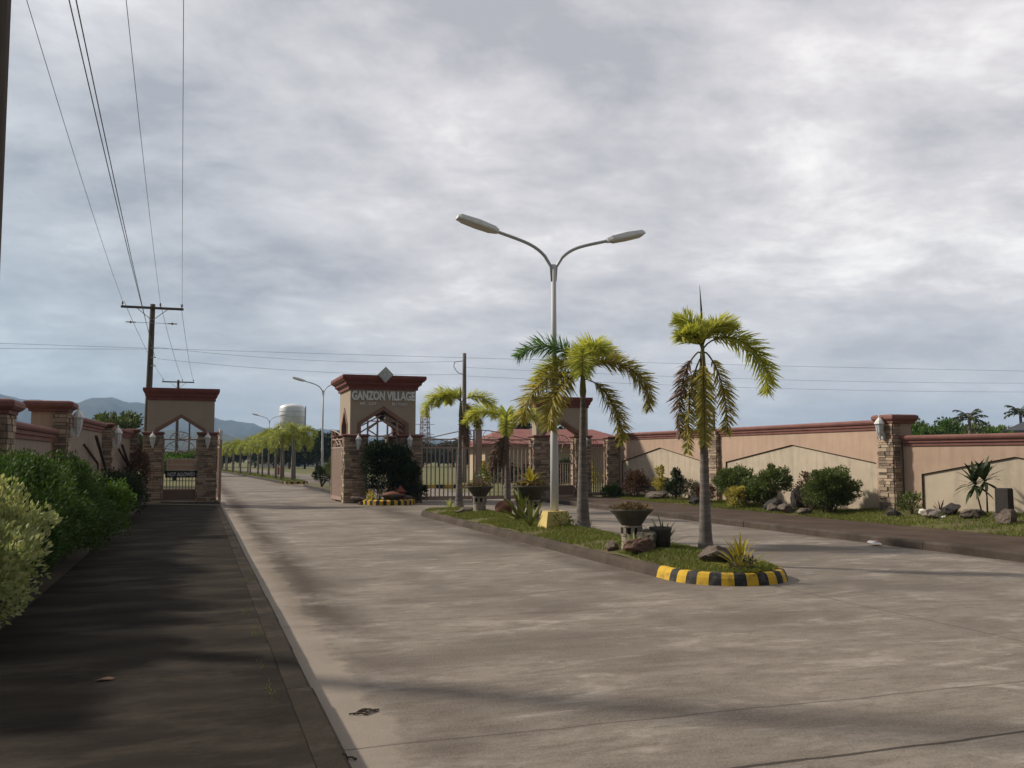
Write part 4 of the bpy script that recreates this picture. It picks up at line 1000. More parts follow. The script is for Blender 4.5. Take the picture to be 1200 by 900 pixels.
def street_lamp(label, loc, h, block=None, rz=0, group=None):
    t = thing('street_lamp', label, 'street lamp', loc, rz, group)
    mb = MB(); mb.tube([(0, 0, -.1 if not block else .1), (0, 0, h * .35), (0, 0, h * .36), (0, 0, h * .7), (0, 0, h)], [.088, .078, .066, .058, .05], 14); mb.build('pole', M['polewhite'], t, True)
    for s_ in (-1, 1):
        P = []; k = 16
        for i in range(k + 1):   # rises steeply then flattens out
            q = i / k; x = .035 + 1.24 * q; z = h - .05 + .33 * q + .33 * (1 - (1 - q) ** 5.4)
            P.append((s_ * x, 0, z))
        P[0] = (s_ * .03, 0, h - .35); P[1] = (s_ * .055, 0, h - .05)
        mb = MB(); mb.tube(P, .034, 9); mb.build('arm', M['galv'], t, True)
        e_ = Vector(P[-1]); d = (Vector(P[-1]) - Vector(P[-4])).normalized(); up = Vector((0, 1, 0)).cross(d) if s_ < 0 else d.cross(Vector((0, 1, 0))); up = up if up.z > 0 else -up
        # housing: shallow tapered boat
        def sect(q, wt, hb, ht):
            c = e_ + d * q; y = Vector((0, 1, 0))
            return [c - y * wt - up * hb, c + y * wt - up * hb, c + y * wt * 1.02 + up * .0, c + y * wt * .72 + up * ht, c - y * wt * .72 + up * ht, c - y * wt * 1.02 + up * .0]
        S = [sect(-.06, .07, .03, .05), sect(.04, .135, .035, .075), sect(.40, .155, .035, .09), sect(.78, .13, .03, .075), sect(.84, .10, .025, .045)]
        vs = [q for s3 in S for q in s3]; fs = [(i * 6 + j, i * 6 + (j + 1) % 6, (i + 1) * 6 + (j + 1) % 6, (i + 1) * 6 + j) for i in range(4) for j in range(6)] + [(5, 4, 3, 2, 1, 0), tuple(range(24, 30))]
        mb = MB(); mb.add(vs, fs); hd = mb.build('lamp_head', M['white'], t)
        S = [[(e_ + d * q + Vector((0, 1, 0)) * (w * math.cos(a)) - up * (.034 + dp * math.sin(a))) for a in np.linspace(0, math.pi, 7)] for q, w, dp in ((.05, .10, .015), (.10, .125, .045), (.42, .135, .055), (.72, .115, .045), (.80, .075, .015))]
        vs = [q for s3 in S for q in s3]; mb = MB(); mb.add(vs, [(i * 7 + j, i * 7 + j + 1, (i + 1) * 7 + j + 1, (i + 1) * 7 + j) for i in range(4) for j in range(6)])
        mb.build('lens', M['lens'], hd, True)
    if block:
        mb = MB(); mb.add([(-.30, -.28, -.12), (.30, -.28, -.12), (.30, .28, -.12), (-.30, .28, -.12), (-.22, -.20, .33), (.22, -.20, .33), (.22, .20, .33), (-.22, .20, .33)],
                          [(3, 2, 1, 0), (4, 5, 6, 7), (0, 1, 5, 4), (1, 2, 6, 5), (2, 3, 7, 6), (3, 0, 4, 7)])
        mb.build('concrete_base', M['yellowpaint'], t)
    return t
street_lamp('tall twin arm street lamp on a yellow block in the grassy island', (6.93, 17.65, iz(6.93, 17.65) - .02), 5.42, True)
street_lamp('twin arm street lamp farther off, left of the name tower', (8.1, 64, .1), 6.2)
street_lamp('most distant twin arm street lamp, half hidden by the row of far palms', (8.4, 118, .1), 6.2)

# ================================================================== PALMS
def palm(label, loc, h, fronds, r0=.13, r1=.055, shaft=.55, lean=(0, 0), ll=.34, spear=.8, stations=66, lw=.026):
    """fronds: (azimuth deg in view: 0 = right of picture, 90 = away), elevation, length, bend, material, start offset down"""
    t = thing('foxtail_palm', label, 'palm', loc)
    zc = h; k = 44; P = []; Rd = []
    for i in range(k + 1):
        q = i / k; P.append((lean[0] * q * q, lean[1] * q * q, -.05 + (h - shaft + .05) * q)); Rd.append(r1 + (r0 - r1) * (1 - q) ** 1.5 + .055 * math.exp(-q * 22) + .0045 * (i % 2))
    mb = MB(); mb.tube(P, Rd, 12); mb.build('trunk', M['trunk'], t, True)
    top = Vector((lean[0], lean[1], h))
    b0 = Vector(P[-1])
    mb = MB(); mb.tube([b0 - Vector((0, 0, .02)), b0.lerp(top, .15), b0.lerp(top, .6), top], [r1 * 1.05, r1 * 1.35, r1 * 1.0, r1 * .55], 10); mb.build('crownshaft', M['shaft'], t, True)
    if spear:
        mb = MB(); mb.tube([top - Vector((0, 0, .1)), top + Vector((-.01, 0, spear * .6)), top + Vector((-.025, .01, spear))], [.022, .016, .003], 6); mb.build('spear_leaf', M['spear'], t, True)
    for az, el, L_, bd, m, dn, *kw in fronds:
        o = dict(ll=ll, stations=stations, lw=lw, plume=3); 
        if kw: o.update(kw[0])
        o['ll'] *= 1.12
        frond(t, top - Vector((0, 0, dn)), R(az) - YAW, R(el), L_, R(bd), M[m], **o)
    return t
p = at(827, 641, .27)
palm('nearest foxtail palm at the island tip with a long spear and drooping fronds', (p.x, p.y, iz(p.x, p.y)), 3.25, [
    (5, 68, 1.72, 170, 'frond', .12, dict(ll=.36, power=.68, stations=80)), (150, 84, .70, 80, 'frond', .06, dict(bare=.2, ll=.36)), (210, 68, .55, 100, 'frond', .10, dict(bare=.2, ll=.32)), (20, 74, .8, 100, 'frond', .06, dict(bare=.2, ll=.34)),
    (178, 15, 1.5, 112, 'fronddead', .14, dict(power=.22, ll=.24, plume=2)), (262, -50, 1.5, 42, 'frondold', .14, dict(power=.3, ll=.26, plume=2, stations=60)), (342, -15, 1.4, 76, 'frondold', .12, dict(power=.25, ll=.29, plume=2, stations=60)),
    (205, -40, 1.6, 52, 'frondold', .2, dict(power=.3, ll=.2, plume=2))], r0=.105, r1=.044, spear=.95, ll=.36)
p = at(683, 617, .29)
palm('fullest foxtail palm beside the street lamp with a green frond over the pole', (p.x, p.y, iz(p.x, p.y)), 3.2, [
    (178, 64, 1.6, 112, 'frondgreen', .02, dict(ll=.42, power=1.0, stations=60, plume=3)), (40, 68, 1.15, 110, 'frond', .05, dict(ll=.42)), (-5, 50, 2.0, 150, 'frondold', .12, dict(ll=.40, power=.85, stations=90)),
    (265, 55, 1.3, 150, 'frond', .05, dict(ll=.42, bare=.12)), (195, 32, 1.85, 118, 'frondold', .18, dict(ll=.42, power=.7)), (345, 5, 1.65, 95, 'frondold', .22, dict(ll=.38, power=.45)),
    (225, 20, 1.7, 110, 'frondold', .15, dict(ll=.42, power=.6)), (150, 40, 1.3, 115, 'frond', .06), (290, 70, 1.1, 120, 'frond', .02, dict(ll=.40))], r0=.14, r1=.052, spear=.55, lean=(.02, 0))
p = at(538, 591, .2)
palm('tall thin foxtail palm with a dead hanging frond, farthest along the island', (p.x, p.y, iz(p.x, p.y)), 3.35, [
    (180, 62, 1.65, 158, 'frond', .05, dict(ll=.46, power=.85)), (5, 55, 1.55, 150, 'frond', .08, dict(ll=.46, power=.85)), (330, 5, 1.1, 90, 'frondold', .1, dict(power=.6)), (300, -60, 1.35, 25, 'fronddead', .2, dict(ll=.20)), (120, 60, 1.2, 140, 'frond', .05), (200, 45, 1.0, 130, 'frond', .03)], r0=.13, r1=.05, spear=.55, lean=(.04, 0))
p = at(595, 598, .22)
palm('short dark trunked foxtail palm with dead fronds, second from the gate', (p.x, p.y, iz(p.x, p.y)), 2.55, [
    (180, 50, 1.35, 115, 'frond', .03, dict(ll=.42)), (5, 48, 1.25, 125, 'frond', .05, dict(ll=.42)), (270, 25, .95, 110, 'frond', .05, dict(ll=.30)), (90, 60, 1.0, 120, 'frond', .03), (250, -60, 1.1, 25, 'fronddead', .25, dict(ll=.2)), (220, -50, 1.2, 30, 'fronddead', .3, dict(ll=.2))], r0=.105, r1=.06, spear=0, lean=(-.04, 0))

# row of palms on the far median: a few builds, copied
def far_palm(label, loc, h, seed):
    random.seed(seed); t = thing('median_palm', label, 'palm', loc, 0, 'palms on the far median')
    mb = MB(); mb.tube([(0, 0, -.1), (0, 0, .3), (0, 0, h * .5), (.02, 0, h)], [.16, .105, .08, .06], 8); mb.build('trunk', M['greywood'], t, True)
    V = []; Fq = []
    mb = MB(); n = 9
    holder = thing('tmp', '', '') ; fs = []
    for i in range(n):
        az = i * 2.4 + random.uniform(-.3, .3); el = random.uniform(30, 72)
        f_ = frond(holder, Vector((0, 0, h)), az, R(el), random.uniform(1.7, 2.15), R(random.uniform(120, 165)), M['frondfar'], stations=30, ll=.50, lw=.05, plume=2)
        n0 = len(V); me = f_.data; V += [tuple(v_.co) for v_ in me.vertices]; Fq += [tuple(n0 + q for q in pl.vertices) for pl in me.polygons]
        for ch in list(f_.children): bpy.data.objects.remove(ch)
        bpy.data.objects.remove(f_)
    bpy.data.objects.remove(holder)
    raw('crown', np.array(V), np.array(Fq), M['frondfar'], t)
    return t
FP = [far_palm('nearest and tallest palm of the far median row', (5.95, 62.2, .15), 2.95, 21), far_palm('palm of the long row on the far median', (5.4, 64.2, .15), 2.85, 22), far_palm('palm of the long row on the far median', (6.5, 66.5, .15), 2.75, 23)]
yy = 68.0; k = 0
while yy < 127:
    c = copy_tree(FP[k % 3]); c['label'] = 'palm of the long row on the far median'
    c.location = (5.55 + bend(yy) + (1.15 if k % 2 else 0) + random.uniform(-.12, .12), yy, .15); c.rotation_euler = (0, 0, random.uniform(0, 6)); sc = random.uniform(.82, 1.02); c.scale = (sc, sc, sc)
    yy += random.uniform(3.3, 4.8); k += 1

# ================================================================== LEFT PLANTING
random.seed(5)
hb = []
for i, y in enumerate(np.linspace(10.4, 16.6, 7)):
    hb.append(((random.uniform(-.12, .12), y - 13, .70 + random.uniform(-.06, .10)), (.80, .85, .84)))
bush('hedge', 'large dark green hedge bulging over the left edge of the sidewalk', 'hedge', (-2.05, 13, .1), hb, .050, 22000, M['hedge'], stems=8, clumps=44, cr=(.2, .34))
bush('shrub', 'pale variegated cream and green shrub in the near left corner', 'shrub', (-1.80, 9.2, .1), [((0, -.1, .70), (.72, .85, .70)), ((-.25, .6, .88), (.55, .6, .62)), ((.16, -.8, .55), (.55, .6, .55))], .056, 15000, M['pale'], clumps=44, cr=(.16, .30), aspect=.5, up=.6)
bush('shrub', 'bright yellow green shrub past the end of the dark hedge', 'shrub', (-1.52, 18.6, .1), [((0, 0, .52), (.52, .8, .60))], .065, 11000, M['hedgelight'], clumps=34, cr=(.2, .34))
bush('shrub', 'rounded dark green shrub at the foot of the left wall before the arch', 'shrub', (-1.75, 24.2, .1), [((0, 0, .62), (.62, 1.1, .68)), ((.05, 1.8, .55), (.5, .8, .55))], .075, 7500, M['dark'], clumps=34)
bush('shrub', 'reddish dark shrub squeezed between the left wall and the arch pillar', 'shrub', (-1.72, 31.8, .1), [((-.05, 0, 1.0), (.42, .7, .85))], .085, 5000, M['redleaf'], clumps=24)
for lab, p0, p1 in (('longer dark timber prop leaning on the high left wall bay', (-2.40, 25.2, 2.2), (-2.30, 27.2, 1.3)), ('short dark timber prop leaning on the farther left wall bay', (-2.15, 30.2, 2.05), (-2.0, 32.4, 1.2)), ('short slanting stick rising out of the hedge before the left wall', (-2.45, 22.1, 1.15), (-2.35, 23.1, 1.55))):
    mb = MB(); mb.bar(p0, p1, .07, .05); mb.bar((p1[0], p1[1], p1[2]) if p1[2] < p0[2] else p0, (p1[0] + .02, p1[1] + .02, .1) if p1[2] < p0[2] else (p0[0], p0[1], .1), .055)
    tag(mb.build('timber_prop', M['wood']), lab, 'timber prop', 'props on the left wall')

# ================================================================== TOWER BED
random.seed(9)
bush('shrub', 'big dark bush filling the front of the name tower below its grille', 'shrub', (6.6, GY - .55, .14), [((-.25, 0, 1.5), (.80, .48, .62)), ((.35, .05, 1.4), (.78, .46, .60)), ((-.1, .05, .75), (.85, .42, .75)), ((.75, .05, .7), (.55, .4, .8))], .095, 11000, M['dark'], clumps=34, stems=6)
bush('shrub', 'low dark leafy clump at the right foot of the tower pillar', 'shrub', (7.85, GY - .35, .02), [((0, 0, .32), (.42, .35, .38))], .09, 4500, M['dark'], clumps=18)
blade_plant('bromeliad', 'yellow and green striped strap leaved plant at the left of the tower bed', 'plant', (5.92, GY - 1.15, .15), 22, .42, .05, M['yellowleaf'], .95, .7)
blade_plant('strap_plant', 'grey green strap leaved plant in the middle of the tower bed', 'plant', (6.25, GY - 1.05, .15), 16, .55, .04, M['grey'], .6, .4)
t = thing('garden_shrine', 'small red brick house shaped shrine with peaked roof in the tower bed', 'shrine', (7.03, GY - 1.0, .16)); t.scale = (.70, .70, .64)
mb = MB(); mb.box(-.20, -.12, -.18, .18, 0, .42); mb.box(.12, .20, -.18, .18, 0, .42); mb.box(-.12, .12, .10, .18, 0, .42); mb.box(-.12, .12, -.18, .10, 0, .08); mb.box(-.12, .12, -.18, .10, .32, .42); mb.build('wall', M['brickred'], t)
mb = MB(); mb.loft(-.20, .20, -.18, .18, [(.04, .42), (.06, .44), (-.08, .62), (-.17, .78)]); mb.build('roof', M['brickred'], t)
t = thing('planter_bowl', 'low wide earthenware dish in the middle of the tower bed', 'planter', (6.60, GY - 1.55, .14))
mb = MB(); mb.lathe([(.24, 0), (.30, .12), (.44, .19), (.44, .22), (.38, .22), (.10, .20)], 20); mb.build('bowl', M['bowl'], t, True)
mb = MB(); mb.lathe([(.38, .21), (.28, .27), (.12, .32), (.02, .33)], 14, wob=.08); mb.build('soil_mound', M['clay'], t, True)
for i, (x, lab) in enumerate(((5.45, 'flat pale stone lying at the left foot of the tower'), (7.28, 'brown rounded stone right of the red shrine'))):
    mb = MB(); mb.rock((0, 0, .06), (.26, .18, .14), 40 + i); tag(mb.build('stone', M['rock'], None, False, (x, GY - .95, .12)), lab, 'stone')
for i, x in enumerate((6.05, 6.52, 6.82)):
    t = thing('garden_gnome', ('leftmost', 'middle', 'rightmost')[i] + ' small pale ornament standing before the dark tower bush', 'ornament', (x, GY - .8, .16))
    mb = MB(); mb.lathe([(.06, 0), (.07, .08), (.045, .18), (.05, .2), (.045, .27), (.02, .32)], 10); mb.build('body', M['pedestal'], t, True)
    mb = MB(); mb.lathe([(.07, -.03), (.075, .0), (.06, .02)], 10); mb.build('foot', M['rock'], t)

# ================================================================== ISLAND OBJECTS
def planter(label, loc, s, plant=None):
    t = thing('planter', label, 'planter', loc, random.uniform(0, 1), 'concrete bowl planters on the island')
    mb = MB(); n = 16; r = .20 * s
    mb.lathe([(r * 1.08, -.05), (r * 1.05, .05), (r, .06), (r, .28 * s), (r * 1.08, .29 * s), (r * 1.08, .33 * s)], n)
    for i in range(8):   # pierced collar
        a = 2 * math.pi * i / 8; c, s_ = math.cos(a), math.sin(a); w = .042 * s; rr = r * 1.0
        mb.bar((rr * c, rr * s_, .325 * s), (rr * c, rr * s_, .46 * s), w * 1.6, .05 * s, up=(c, s_, 0))
    mb.lathe([(r * 1.08, .455 * s), (r * 1.12, .47 * s), (r * 1.12, .50 * s)], n)
    mb.build('pedestal', M['pedestal'], t)
    mb = MB(); mb.lathe([(r * .85, .32 * s), (r * .85, .46 * s)], 14); mb.build('inner_core', M['black'], t)
    mb = MB(); mb.lathe([(.20 * s, .50 * s), (.235 * s, .54 * s), (.34 * s, .70 * s), (.44 * s, .79 * s), (.455 * s, .82 * s), (.42 * s, .825 * s), (.38 * s, .80 * s), (.05, .80 * s)], 24); mb.build('bowl', M['bowl'], t, True)
    P = unit(900) * .38 * s; P[:, 2] = np.abs(P[:, 2]) * .22 + .80 * s; P[:, :2] *= rng.uniform(.1, 1.12, (900, 1)) ** .5
    V, Fc = leaves(P, unit(900) + np.array([0, 0, .6]), .10 * s, .2); raw('dry_moss', V, Fc, M['drygrass'], t)
    return t
random.seed(12)
p = at(740, 639, .28); planter('nearest concrete bowl planter with dry moss beside the dark pot', (p.x, p.y, iz(p.x, p.y) - .02), .78)
P3 = p.copy()
p = at(622, 606, .3); planter('middle concrete bowl planter holding a yellow leaved plant', (p.x, p.y, iz(p.x, p.y) - .02), .98)
blade_plant('croton', 'bright yellow plant growing in the middle concrete bowl', 'plant', (p.x, p.y, iz(p.x, p.y) + .74), 30, .46, .055, M['yellowleaf'], .95, .75, stalk=.08)
p = at(562, 602, .22); planter('concrete bowl planter farthest along the island beside the clay jar', (p.x, p.y, iz(p.x, p.y) - .02), .82)
bush('seedling', 'small leafy seedling growing in the farthest concrete bowl', 'plant', (p.x + .08, p.y, iz(p.x, p.y) + .62), [((0, 0, .28), (.14, .14, .2))], .10, 3000, M['mid'], clumps=8, stems=2, stem_r=.012)
t = thing('clay_jar', 'tipped reddish clay jar lying by the farthest concrete planter', 'jar', (p.x + .48, p.y - .55, iz(p.x + .48, p.y - .55) + .10))
mb = MB(); mb.lathe([(.09, -.22), (.17, -.16), (.22, -.02), (.20, .10), (.12, .19), (.085, .23), (.10, .28), (.085, .29)], 18); jb = mb.build('body', M['clay'], t, True); jb.rotation_euler = (R(68), 0, R(35)); jb.location = (0, 0, .05)
mb = MB(); mb.lathe([(.08, .275), (.04, .26)], 14); jm = mb.build('mouth', M['black'], t); jm.rotation_euler = jb.rotation_euler; jm.location = jb.location
# agave clump by the lamp
p = at(610, 607, .30)
blade_plant('agave', 'wide leaved green agave clump left of the yellow lamp block', 'plant', (p.x, p.y, iz(p.x, p.y) - .02), 17, .80, .15, M['agave'], .92, .35)
p = at(632, 617, .28); blade_plant('agave', 'slim upright agave close against the yellow lamp block', 'plant', (p.x, p.y + .5, iz(p.x, p.y)), 8, .62, .09, M['agave'], .5, .3)
# dark pot with spiky plant near planter 3, rocks
t = thing('pot', 'dark cylindrical pot on the island right of the nearest bowl planter', 'pot', (P3.x + .33, P3.y - .35, iz(P3.x + .33, P3.y - .35)))
mb = MB(); mb.lathe([(.14, -.03), (.165, .28), (.175, .30), (.175, .34), (.15, .34), (.14, .31), (.02, .31)], 18); mb.build('pot_body', M['potdark'], t, True)
mb = MB(); mb.lathe([(.14, .305), (.08, .325), (.01, .33)], 12); mb.build('soil_fill', M['soil'], t)
blade_plant('spider_plant', 'narrow leaved spiky plant leaning out behind the dark pot', 'plant', (P3.x + .48, P3.y - .15, iz(P3.x + .48, P3.y - .15)), 16, .55, .035, M['agave'], .85, .5)
mb = MB(); mb.rock((0, 0, .08), (.27, .20, .13), 3); tag(mb.build('stone', M['rockred'], None, False, (P3.x - .12, P3.y - .55, iz(P3.x, P3.y - .6))), 'reddish flat stone in front of the nearest bowl planter', 'stone')
mb = MB(); mb.rock((0, 0, .14), (.20, .18, .26), 5); tag(mb.build('stone', M['bowl'], None, False, (P3.x + .10, P3.y - .38, iz(P3.x, P3.y))), 'upright mossy stone between the planter and the dark pot', 'stone')
blade_plant('bromeliad', 'pale yellowish leaf rosette at the left foot of the nearest bowl planter', 'plant', (P3.x - .20, P3.y - .45, iz(P3.x - .2, P3.y - .4)), 12, .34, .07, M['pale'], .9, .5)
mb = MB(); mb.rock((0, 0, .05), (.10, .14, .12), 8); tag(mb.build('stone', M['rock'], None, False, (P3.x - .22, P3.y + .25, iz(P3.x - .22, P3.y))), 'grey slanting stone left of the nearest bowl planter', 'stone')
# tip: boulder and yellow plant
p = at(838, 652, .27); mb = MB(); mb.rock((0, 0, .06), (.30, .24, .17), 14); tag(mb.build('stone', M['rock'], None, False, (p.x + .08, p.y, iz(p.x, p.y))), 'grey brown boulder at the foot of the nearest palm', 'stone')
p = at(868, 660, .24); blade_plant('dracaena', 'yellow spiky plant beside the boulder at the island tip', 'plant', (p.x, p.y, iz(p.x, p.y) - .02), 26, .50, .042, M['yellowleaf'], .88, .45)
bush('herb', 'low brownish weeds in front of the boulder at the island tip', 'plant', (p.x - .10, p.y - .15, iz(p.x, p.y) - .02), [((0, 0, .09), (.26, .16, .12))], .05, 6000, M['grey'], clumps=12, stems=2, stem_r=.006)
p = at(548, 601, .2); mb = MB(); mb.rock((0, 0, .04), (.36, .2, .09), 17); tag(mb.build('stone', M['rock'], None, False, (p.x - .1, p.y - .5, iz(p.x, p.y))), 'flat pale stone in the grass left of the farthest planter', 'stone')
p = at(700, 612, .3); bush('herb', 'dark weeds growing at the foot of the fullest palm', 'plant', (p.x - .4, p.y - .25, iz(p.x, p.y)), [((0, 0, .08), (.22, .16, .12))], .06, 5000, M['mid'], clumps=12, stems=2, stem_r=.006)
p = at(652, 614, .3); bush('herb', 'green weeds against the front of the yellow lamp block', 'plant', (6.95, 17.25, iz(6.95, 17.25)), [((0, 0, .12), (.26, .12, .15))], .06, 5000, M['mid'], clumps=12, stems=2, stem_r=.006)
blade_plant('bromeliad', 'small yellowish rosette by the foot of the tall thin palm', 'plant', (7.0, 26.2, iz(7.0, 26.2)), 14, .36, .06, M['pale'], .9, .5)

# ================================================================== RIGHT VERGE
random.seed(31)
def vb(px, py, dx=0, dy=0):
    p = at(px, py, .18); return (p.x + dx, p.y + dy, vz(p.x + dx, p.y + dy) - .02)
bush('shrub', 'large green bush directly right of the nearest palm trunk by the wall', 'shrub', (15.95, 25.1, vz(15.95, 25.1)), [((0, .1, .68), (.58, .95, .62)), ((-.1, -.7, .45), (.45, .5, .42))], 0.084, 14450, M['mid'], clumps=36, cr=(.2, .34))
bush('shrub', 'green bush with spreading top between the large bush and the dark rocks', 'shrub', (15.95, 23.2, vz(15.95, 23.2)), [((0, 0, .80), (.55, .62, .46)), ((-.05, .5, .45), (.45, .45, .38))], 0.084, 14450, M['mid'], clumps=32, cr=(.2, .34))
bush('shrub', 'clipped round dark green bush left of the capped stone pillar', 'shrub', (15.95, 20.55, vz(15.95, 20.55)), [((0, 0, .66), (.72, .84, .56)), ((0, .1, .42), (.62, .70, .40))], 0.067, 23800, M['mid'], clumps=44, cr=(.18, .3), stems=6, stem_r=.025)
bush('shrub', 'reddish shrub at the shaded left end of the right wall', 'shrub', (15.75, 31.8, vz(15.75, 31.8)), [((0, 0, .5), (.5, .75, .5))], 0.09, 8500, M['redleaf'], clumps=24)
bush('shrub', 'low bright green shrub before the side fence at the right arch', 'shrub', (15.5, 33.2, .12), [((0, 0, .22), (.5, .5, .26))], 0.09, 8500, M['hedge'], clumps=20)
bush('shrub', 'dark conical shrub in front of the first cream wall panel', 'shrub', (16.1, 29.2, vz(16.1, 29.2)), [((0, 0, .45), (.40, .45, .42)), ((0, 0, .85), (.16, .18, .28))], 0.084, 10200, M['dark'], clumps=22)
bush('shrub', 'grey brown thin shrub right of the dark conical shrub', 'shrub', (16.2, 28.4, vz(16.2, 28.4)), [((0, 0, .38), (.28, .42, .40))], 0.078, 4420, M['grey'], clumps=16)
bush('shrub', 'small red leaved shrub left of the large green bush', 'shrub', (15.9, 26.9, vz(15.9, 26.9)), [((0, 0, .32), (.32, .5, .34))], 0.084, 8500, M['redleaf'], clumps=18)
bush('shrub', 'yellow brown leafy shrub in front of the large green bush', 'shrub', (15.45, 24.3, vz(15.45, 24.3)), [((0, 0, .32), (.32, .42, .36))], 0.09, 7140, M['frondold'], clumps=18)
bush('shrub', 'thin red stemmed shrub behind the dark rocks', 'shrub', (16.35, 22.2, vz(16.35, 22.2)), [((0, 0, .62), (.22, .42, .55))], 0.084, 3400, M['redleaf'], clumps=16)
bush('shrub', 'grey green feathery shrub right of the dark rocks', 'shrub', (16.2, 21.75, vz(16.2, 21.75)), [((0, 0, .34), (.3, .5, .36))], 0.078, 6800, M['grey'], clumps=18, up=1.0)
t_ = bush('shrub', 'yellow topped shrub on the raised stone planter by the first cream panel', 'shrub', (16.1, 30.5, vz(16.1, 30.5) + .25), [((0, 0, .25), (.3, .35, .26)), ((.05, .0, .72), (.16, .18, .2))], 0.084, 10200, M['frondold'], clumps=16)
mb = MB(); mb.rock((0, 0, .12), (.34, .62, .20), 61); tag(mb.build('stone', M['rock'], None, False, (15.85, 30.4, vz(15.85, 30.4))), 'long brown stone below the yellow topped shrub', 'stone')
mb = MB(); mb.rock((0, 0, .12), (.26, .30, .18), 62); tag(mb.build('stone', M['rockdark'], None, False, (15.55, 26.9, vz(15.55, 26.9))), 'black rounded stone left of the large green bush', 'stone')
mb = MB(); mb.rock((0, 0, .14), (.30, .42, .24), 63); tag(mb.build('stone', M['rockdark'], None, False, (15.62, 22.75, vz(15.62, 22.75))), 'largest black rock below the spreading green bush', 'stone')
mb = MB(); mb.rock((0, 0, .10), (.24, .34, .17), 64); tag(mb.build('stone', M['rock'], None, False, (15.5, 21.9, vz(15.5, 21.9))), 'brown boulder right of the black rocks', 'stone')
mb = MB(); mb.rock((0, 0, .10), (.18, .24, .15), 65); tag(mb.build('stone', M['rock'], None, False, (15.35, 22.4, vz(15.35, 22.4))), 'small grey stone at the foot of the largest black rock', 'stone')
mb = MB(); mb.rock((0, 0, .32), (.16, .24, .36), 66); tag(mb.build('stone', M['rockdark'], None, False, (16.15, 22.3, vz(16.15, 22.3))), 'upright dark stone standing behind the black rock', 'stone')
mb = MB(); mb.rock((0, 0, .07), (.18, .22, .12), 67); tag(mb.build('stone', M['rock'], None, False, (15.5, 21.1, vz(15.5, 21.1))), 'low stone at the left foot of the clipped round bush', 'stone')
# right bay items in front of the low wall
bush('shrub', 'grey green tuft at the left corner of the low right wall bay', 'shrub', (16.55, 18.35, vz(16.55, 18.35)), [((0, 0, .24), (.30, .36, .28))], .085, 4200, M['mid'], clumps=18, up=1.0)
mb = MB(); mb.rock((0, 0, .06), (.16, .24, .12), 68); tag(mb.build('stone', M['rockdark'], None, False, (16.15, 18.45, vz(16.15, 18.45))), 'dark low stone beside the tuft at the pillar foot', 'stone')
def stone_turtle():
    x, y = 16.05, 17.2; t = thing('stone_ornament', 'pale turtle shaped stone ornament in the grass before the low right wall', 'ornament', (x, y, vz(x, y)), R(75))
    mb = MB(); mb.rock((0, 0, .12), (.30, .22, .15), 71); mb.build('shell', M['pedestal'], t)
    mb = MB(); mb.rock((.34, 0, .14), (.10, .08, .08), 72); mb.rock((.20, -.2, .03), (.11, .07, .06), 73); mb.rock((-.20, -.2, .03), (.11, .07, .06), 74); mb.build('head', M['white'], t)
stone_turtle()
mb = MB(); mb.rock((0, 0, .12), (.22, .26, .17), 75); tag(mb.build('stone', M['rockdark'], None, False, (16.55, 17.05, vz(16.55, 17.05))), 'dark stone directly behind the pale turtle ornament', 'stone')
blade_plant('bromeliad', 'thin pale reddish plant behind the turtle ornament', 'plant', (16.6, 17.45, vz(16.6, 17.45)), 14, .40, .035, M['redleaf'], .6, .3)
mb = MB(); mb.rock((0, 0, .08), (.30, .26, .14), 76); tag(mb.build('stone', M['rock'], None, False, (16.4, 16.35, vz(16.4, 16.35))), 'flat grey boulder between the turtle ornament and the black block', 'stone')
mb = MB(); mb.rock((0, 0, .13), (.24, .24, .20), 77); tag(mb.build('stone', M['rock'], None, False, (16.25, 15.2, vz(16.25, 15.2))), 'round brown boulder in front of the black stone block', 'stone')
t = thing('stone_block', 'upright black stone block standing before the low right wall', 'stone block', (16.75, 15.75, vz(16.75, 15.75)), R(-75))
mb = MB(); mb.loft(-.145, .145, -.12, .12, [(.015, -.05), (0, .06), (-.005, .58), (-.02, .61)]); mb.build('block', M['rockdark'], t)
mb = MB(); mb.loft(-.17, .17, -.15, .15, [(.02, -.05), (.02, .04), (0, .06)]); mb.build('plinth', M['bowl'], t)
t = thing('spiky_plant', 'dark spiky leaved plant on two bare stems casting its shadow on the low wall', 'plant', (16.85, 16.55, vz(16.85, 16.55)), 0)
for q, (dx, dy, hh) in enumerate(((0, 0, .72), (.06, -.22, .80))):
    mb = MB(); mb.tube([(dx * .4, dy * .5 - .1, -.05), (dx, dy * .9 + .02, hh * .5), (dx, dy + .1, hh)], [.022, .018, .016], 6); mb.build('stem', M['bark'], t, True)
    lv = MB()
    for i in range(26):
        a = i * 2.4; el = R(80 - i * 4.6); L_ = random.uniform(.46, .62); p0 = Vector((dx, dy + .1, hh - .004 * i)); row = []; side = Vector((-math.sin(a), math.cos(a), 0))
        for j in range(6):
            tt = j / 5; e_ = el - .7 * tt * tt; w = .088 * (math.sin(math.pi * (.15 + .8 * tt)) ** .8) if tt < 1 else .003
            row += [p0 - side * w / 2, p0 + side * w / 2]; p0 = p0 + Vector((math.cos(e_) * math.cos(a), math.cos(e_) * math.sin(a), math.sin(e_))) * L_ / 5
        lv.add(row, [(j * 2, j * 2 + 1, j * 2 + 3, j * 2 + 2) for j in range(5)])
    lv.build('leaves', M['dark'], t)
bush('shrub', 'dark low shrub at the extreme right edge of the verge', 'shrub', (16.2, 13.75, vz(16.2, 13.75)), [((0, 0, .2), (.28, .3, .24))], .07, 4500, M['redleaf'], clumps=16)
